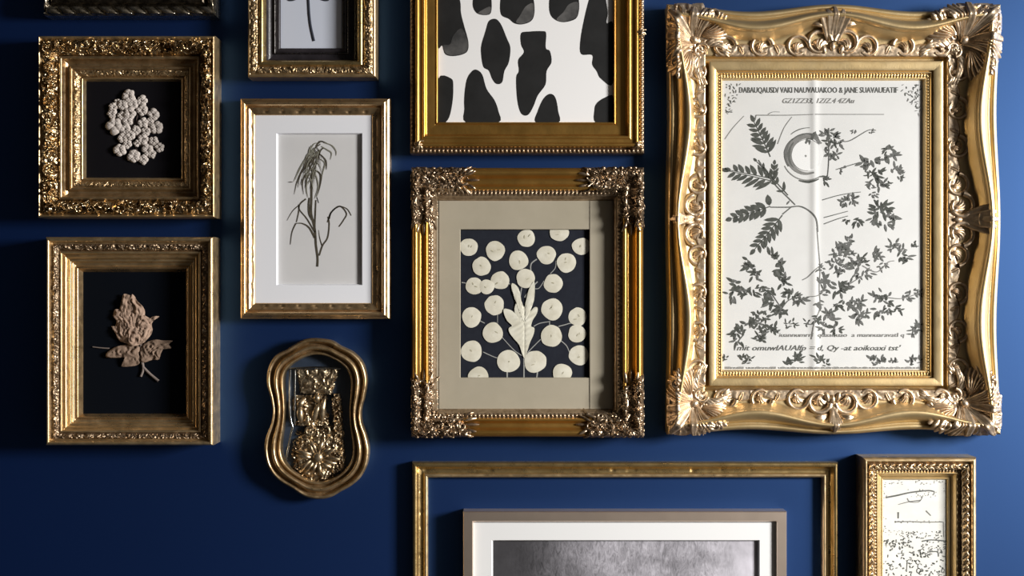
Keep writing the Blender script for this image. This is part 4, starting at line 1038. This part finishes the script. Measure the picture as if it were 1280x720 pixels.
            for j in range(11):
                p = q(420 + j * .6 + (j % 2) * 3, 500 + j * 8.5, 10); curl(mb, p[0], p[1], 4.2, j, 4.6, 1.5, .9, lambda x, y: 8.5, 1.2, .7, 16, 5)
        mb.build(nm, 'gold_glint2', fr, sharp=70)
    # little glass tube to the left of the relief and the pane
    mb = MB()
    for pts, w_ in (([(363, 462), (362.5, 490), (363, 520), (366, 534)], 1.3), ([(369, 462), (369, 500), (368.5, 530)], 1.0), ([(366, 534), (362, 552), (358, 575)], 1.2), ([(363, 461), (395, 459), (426, 461)], 1.2)):
        Pp = spline([q(x, y, 12) for x, y in pts], 8); tube(mb, Pp, w_, w_, 13, 8, 0, 0, 2 * PI)
    mb.build('glass_edging', 'bright_rod', fr)
    mb = MB()
    patch(mb, inset(P, W - 2.2), c, lambda X, Y, t: 15.2 + 1.6 * np.sqrt(np.clip(1 - t * t, 0, 1)), 14)
    mb.build('glass_pane', 'glass', fr)
M['slate_panel'] = matte('slate_blue_panel', (.045, .06, .09), (.03, .042, .065), rough=.4, scale=60)
M['gold_glint2'] = gold('dark_glinting_gilt', (.74, .57, .37), (.38, .27, .16), .36, .92, scale=60, bs=.1)
M['bright_rod'] = gold('glass_rod', (.55, .56, .56), (.35, .36, .38), .12, scale=60)
frame_i()

# ------------------------------------------------------------------ J: thin empty gilt frame
def frame_j():
    H = 14
    O = qr((515, 578, 1048, 1180), H); I = qr((535, 597, 1028, 1161), 8); W = 19.
    fr = Frame('empty_picture_frame', 'wide thin gilt frame hung empty on the wall around the champagne photo frame', 'picture frame', O)
    rails(fr, 'outer_bead', 'gold_thin', O, I, W, rnd([(0, 0), (0, 6), (0, 10.5), (.8, 13), (2.6, 14), (4.6, 13.8), (5.8, 12.4), (6.4, 9.5)], 4))
    def orn(a, d, s, L, X, Y):
        env = smoothstep(8, 9, d) * smoothstep(14, 13, d)
        return -np.clip(vnoise(X / 9, Y / 9, 8) - .72, 0, 1) * 6 * env
    rails(fr, 'scoop_moulding', 'gold_thin', O, I, W, dens([(6.4, 9.5), (8, 7), (11, 5.8), (13.5, 6.2), (14.2, 7)], .8), orn, 1.5)
    rails(fr, 'inner_bead', 'gold_satin', O, I, W, rnd([(14.2, 7), (14.8, 9.3), (16.8, 9.8), (18.4, 8.4), (19, 6), (19, 0)], 3))
frame_j()

# ------------------------------------------------------------------ K: champagne frame with photograph
def frame_k():
    H = 23
    O = qr((579, 639.5, 983.5, 1130), H); I = qr((592, 652, 970, 1117), 19); W = 13.
    fr = Frame('picture_frame', 'flat champagne metal frame with a white mat around a black and white photograph', 'picture frame', O)
    rails(fr, 'metal_moulding', 'champagne', O, I, W, [(0, 0), (0, 22), (.8, 23), (11.6, 23), (12.4, 22), (13, 15)])
    hole = qr((614.5, 675.5, 950, 1085), 20)
    board(fr, 'mat_board', 'mat_white2', (I[0] - .5, I[1] - .5, I[2] + .5, I[3] + .5), 18, 4, hole, 1.6)
    mb = MB(); r = (hole[0] - 2, hole[1] - 2, hole[2] + 2, hole[3] + 2); h = 13.5
    mb.add([(r[0], r[1], h), (r[0], r[3], h), (r[2], r[3], h), (r[2], r[1], h)], [(0, 1, 2, 3)])
    mb.build('photograph', 'photo', fr, smooth=False)
M['mat_white2'] = matte('bright_white_mat', (.76, .76, .755), rough=.85)
frame_k()

# ------------------------------------------------------------------ L: small gilt frame with engraving, lower right
def frame_l():
    H = 36
    O = qr((1079, 572, 1222, 920), H); I = qr((1104, 600, 1183, 892), 18); W = 34.
    fr = Frame('picture_frame', 'narrow gilt frame with a plaited leaf border around a speckled black ink engraving', 'picture frame', O)
    rails(fr, 'outer_moulding', 'gold_satin', O, I, W, rnd([(0, 0), (0, 16), (0, 28), (1, 33), (3, 35), (5.5, 35), (7, 32), (8, 28)], 4))
    def orn(a, d, s, L, X, Y):
        env = smoothstep(8, 9.5, d) * smoothstep(18.5, 17, d)
        ph = (a / 8.2) % 1.0
        leafy = np.abs(np.sin((a + np.where(d < 13, 1, -1) * (d - 13) * 1.1) * PI / 8.2)) ** .7
        return (leafy * 3.6 + foliage(X, Y, 3.2, 9) * 1.2) * env
    rails(fr, 'plaited_band', 'gold_corner', O, I, W, dens([(8, 28), (11, 30.5), (14, 30), (18, 27)], .6), orn, .6)
    def bd(a, d, s, L, X, Y): return beads(a, d, 3.9, 20.2, 1.7)
    rails(fr, 'beading', 'gold_corner', O, I, W, dens([(18, 27), (18.4, 25), (20.2, 25), (22, 25)], .6), bd, .7)
    rails(fr, 'inner_slope', 'gold_big', O, I, W, rnd([(22, 25), (22.6, 26.4), (24, 26), (26, 22.5), (30, 19.5), (31, 20), (33, 19.5), (34, 16)], 3))
    h = 17.5; mb = MB()
    mb.add([(I[0] - 1, I[1] - 1, h), (I[0] - 1, I[3] + 1, h), (I[2] + 1, I[3] + 1, h), (I[2] + 1, I[1] - 1, h)], [(0, 1, 2, 3)])
    def Q(pts): return [q(1095 + x / 5.76, 595 + y / 5.76, h) for x, y in pts]
    hi = h + .25; rg = random.Random(77)
    for pts, a, b_, mi, n_ in (([(70, 155), (150, 140), (250, 118), (370, 105), (420, 112)], 2.2, 1.6, 2, 0), ([(160, 205), (240, 185), (320, 175)], .8, 1.6, 3, 0), ([(135, 330), (250, 328), (350, 332), (480, 330)], 1.2, 1.0, 2, 0),
                               ([(330, 470), (400, 460), (520, 470)], 1.6, 1.6, 2, 0), ([(360, 250), (395, 285)], 1.6, 1.0, 3, 0), ([(160, 260), (160, 305)], 2.0, 1.4, 2, 0), ([(225, 160), (245, 185), (310, 185), (340, 140)], 1.2, .8, 3, 0),
                               ([(485, 330), (488, 440)], .8, .8, 3, 0), ([(370, 548), (440, 545), (450, 580)], 1.6, 1.2, 2, 0), ([(225, 610), (220, 690)], 1.0, 1.0, 2, 0)):
        ribbon(mb, Q(pts), a, b_, hi, mi)
    def speck(x0, y0, x1, y1, n, r0, r1, mis):
        for _ in range(n):
            x = rg.uniform(x0, x1); y = rg.uniform(y0, y1)
            p = Q([(x, y)])[0]
            if not (I[0] < p[0] < I[2] and p[1] < I[3]): continue
            leaflet(mb, p[0], p[1], rg.uniform(0, 6.28), rg.uniform(r0, r1), rg.uniform(r0, r1) * .5, hi + .05 + rg.uniform(0, .05), rg.choice(mis))
    speck(55, 30, 510, 60, 26, 1.2, 2.6, [2, 3]); speck(230, 100, 440, 150, 24, 1.2, 2.6, [2, 3]); speck(190, 400, 490, 450, 60, 1.2, 3.0, [1, 2, 3]); speck(90, 390, 200, 430, 16, 1, 2, [3])
    speck(55, 460, 270, 510, 60, 1.5, 3.4, [1, 2]); speck(340, 470, 510, 540, 36, 1.4, 3.2, [2, 3]); speck(130, 320, 480, 338, 26, 1.0, 2.0, [2, 3])
    speck(60, 510, 510, 1100, 330, 1.8, 4.6, [1, 1, 2, 3]); speck(60, 1100, 510, 1690, 220, 1.6, 3.8, [1, 2, 3]); speck(50, 60, 80, 700, 22, 1, 2.2, [2, 3]); speck(485, 60, 520, 700, 18, 1, 2.2, [2, 3])
    for _ in range(46):
        x, y = rg.uniform(90, 490), rg.uniform(540, 1300)
        c = Q([(x, y)])[0]; r = rg.uniform(1.4, 2.8); t = np.linspace(rg.uniform(0, 3), rg.uniform(4, 7), 7)
        ribbon(mb, np.stack([c[0] + r * np.cos(t), c[1] + r * 1.2 * np.sin(t)], -1), .9, .6, hi + .12, rg.choice([1, 2]), 2)
    mb.build('engraving', ['paper_map', 'ink_green', 'ink_mid', 'ink_pale'], fr, smooth=False)
frame_l()

# ------------------------------------------------------------------ light
sc = bpy.context.scene
wd = bpy.data.worlds.new('room'); sc.world = wd; wd.use_nodes = True
nt = wd.node_tree; bg = nt.nodes['Background']
tc = nt.nodes.new('ShaderNodeTexCoord'); sp = nt.nodes.new('ShaderNodeSeparateXYZ')
nt.links.new(tc.outputs['Generated'], sp.inputs[0])
mr = nt.nodes.new('ShaderNodeMapRange'); mr.inputs['From Min'].default_value = -1; mr.inputs['From Max'].default_value = 1
nt.links.new(sp.outputs['X'], mr.inputs['Value'])
cr = ramp(nt, mr.outputs['Result'], [(0.0, (.012, .011, .012)), (.45, (.018, .017, .017)), (.72, (.12, .105, .09)), (.9, (.42, .38, .33)), (1.0, (.5, .46, .42))])
nt.links.new(cr, bg.inputs['Color']); bg.inputs['Strength'].default_value = .8

def area(name, loc, target, size, size_y, power, col, spread=180):
    l = bpy.data.lights.new(name, 'AREA'); l.shape = 'RECTANGLE'; l.size = size; l.size_y = size_y; l.energy = power; l.color = col
    l.spread = math.radians(spread)
    o = bpy.data.objects.new(name, l); COL.objects.link(o); o.location = loc
    import mathutils
    d = mathutils.Vector(target) - mathutils.Vector(loc)
    o.rotation_euler = d.to_track_quat('-Z', 'Y').to_euler()
    return o
area('window_daylight', (2.95, -1.65, 1.9), (0.4, 0, .95), .7, .7, 60, (1.0, .98, .955), 92)

cam = bpy.data.cameras.new('camera'); cam.sensor_width = 36; cam.lens = 36 * DC / 1280
co = bpy.data.objects.new('camera', cam); COL.objects.link(co)
co.location = (0, -DC * S, ZC); co.rotation_euler = (PI / 2, 0, 0)
cam.clip_start = .05
sc.camera = co
vs_ = sc.view_settings
vs_.view_transform = 'Standard'; vs_.look = 'None'; vs_.exposure = 0; vs_.gamma = 1; vs_.use_curve_mapping = False
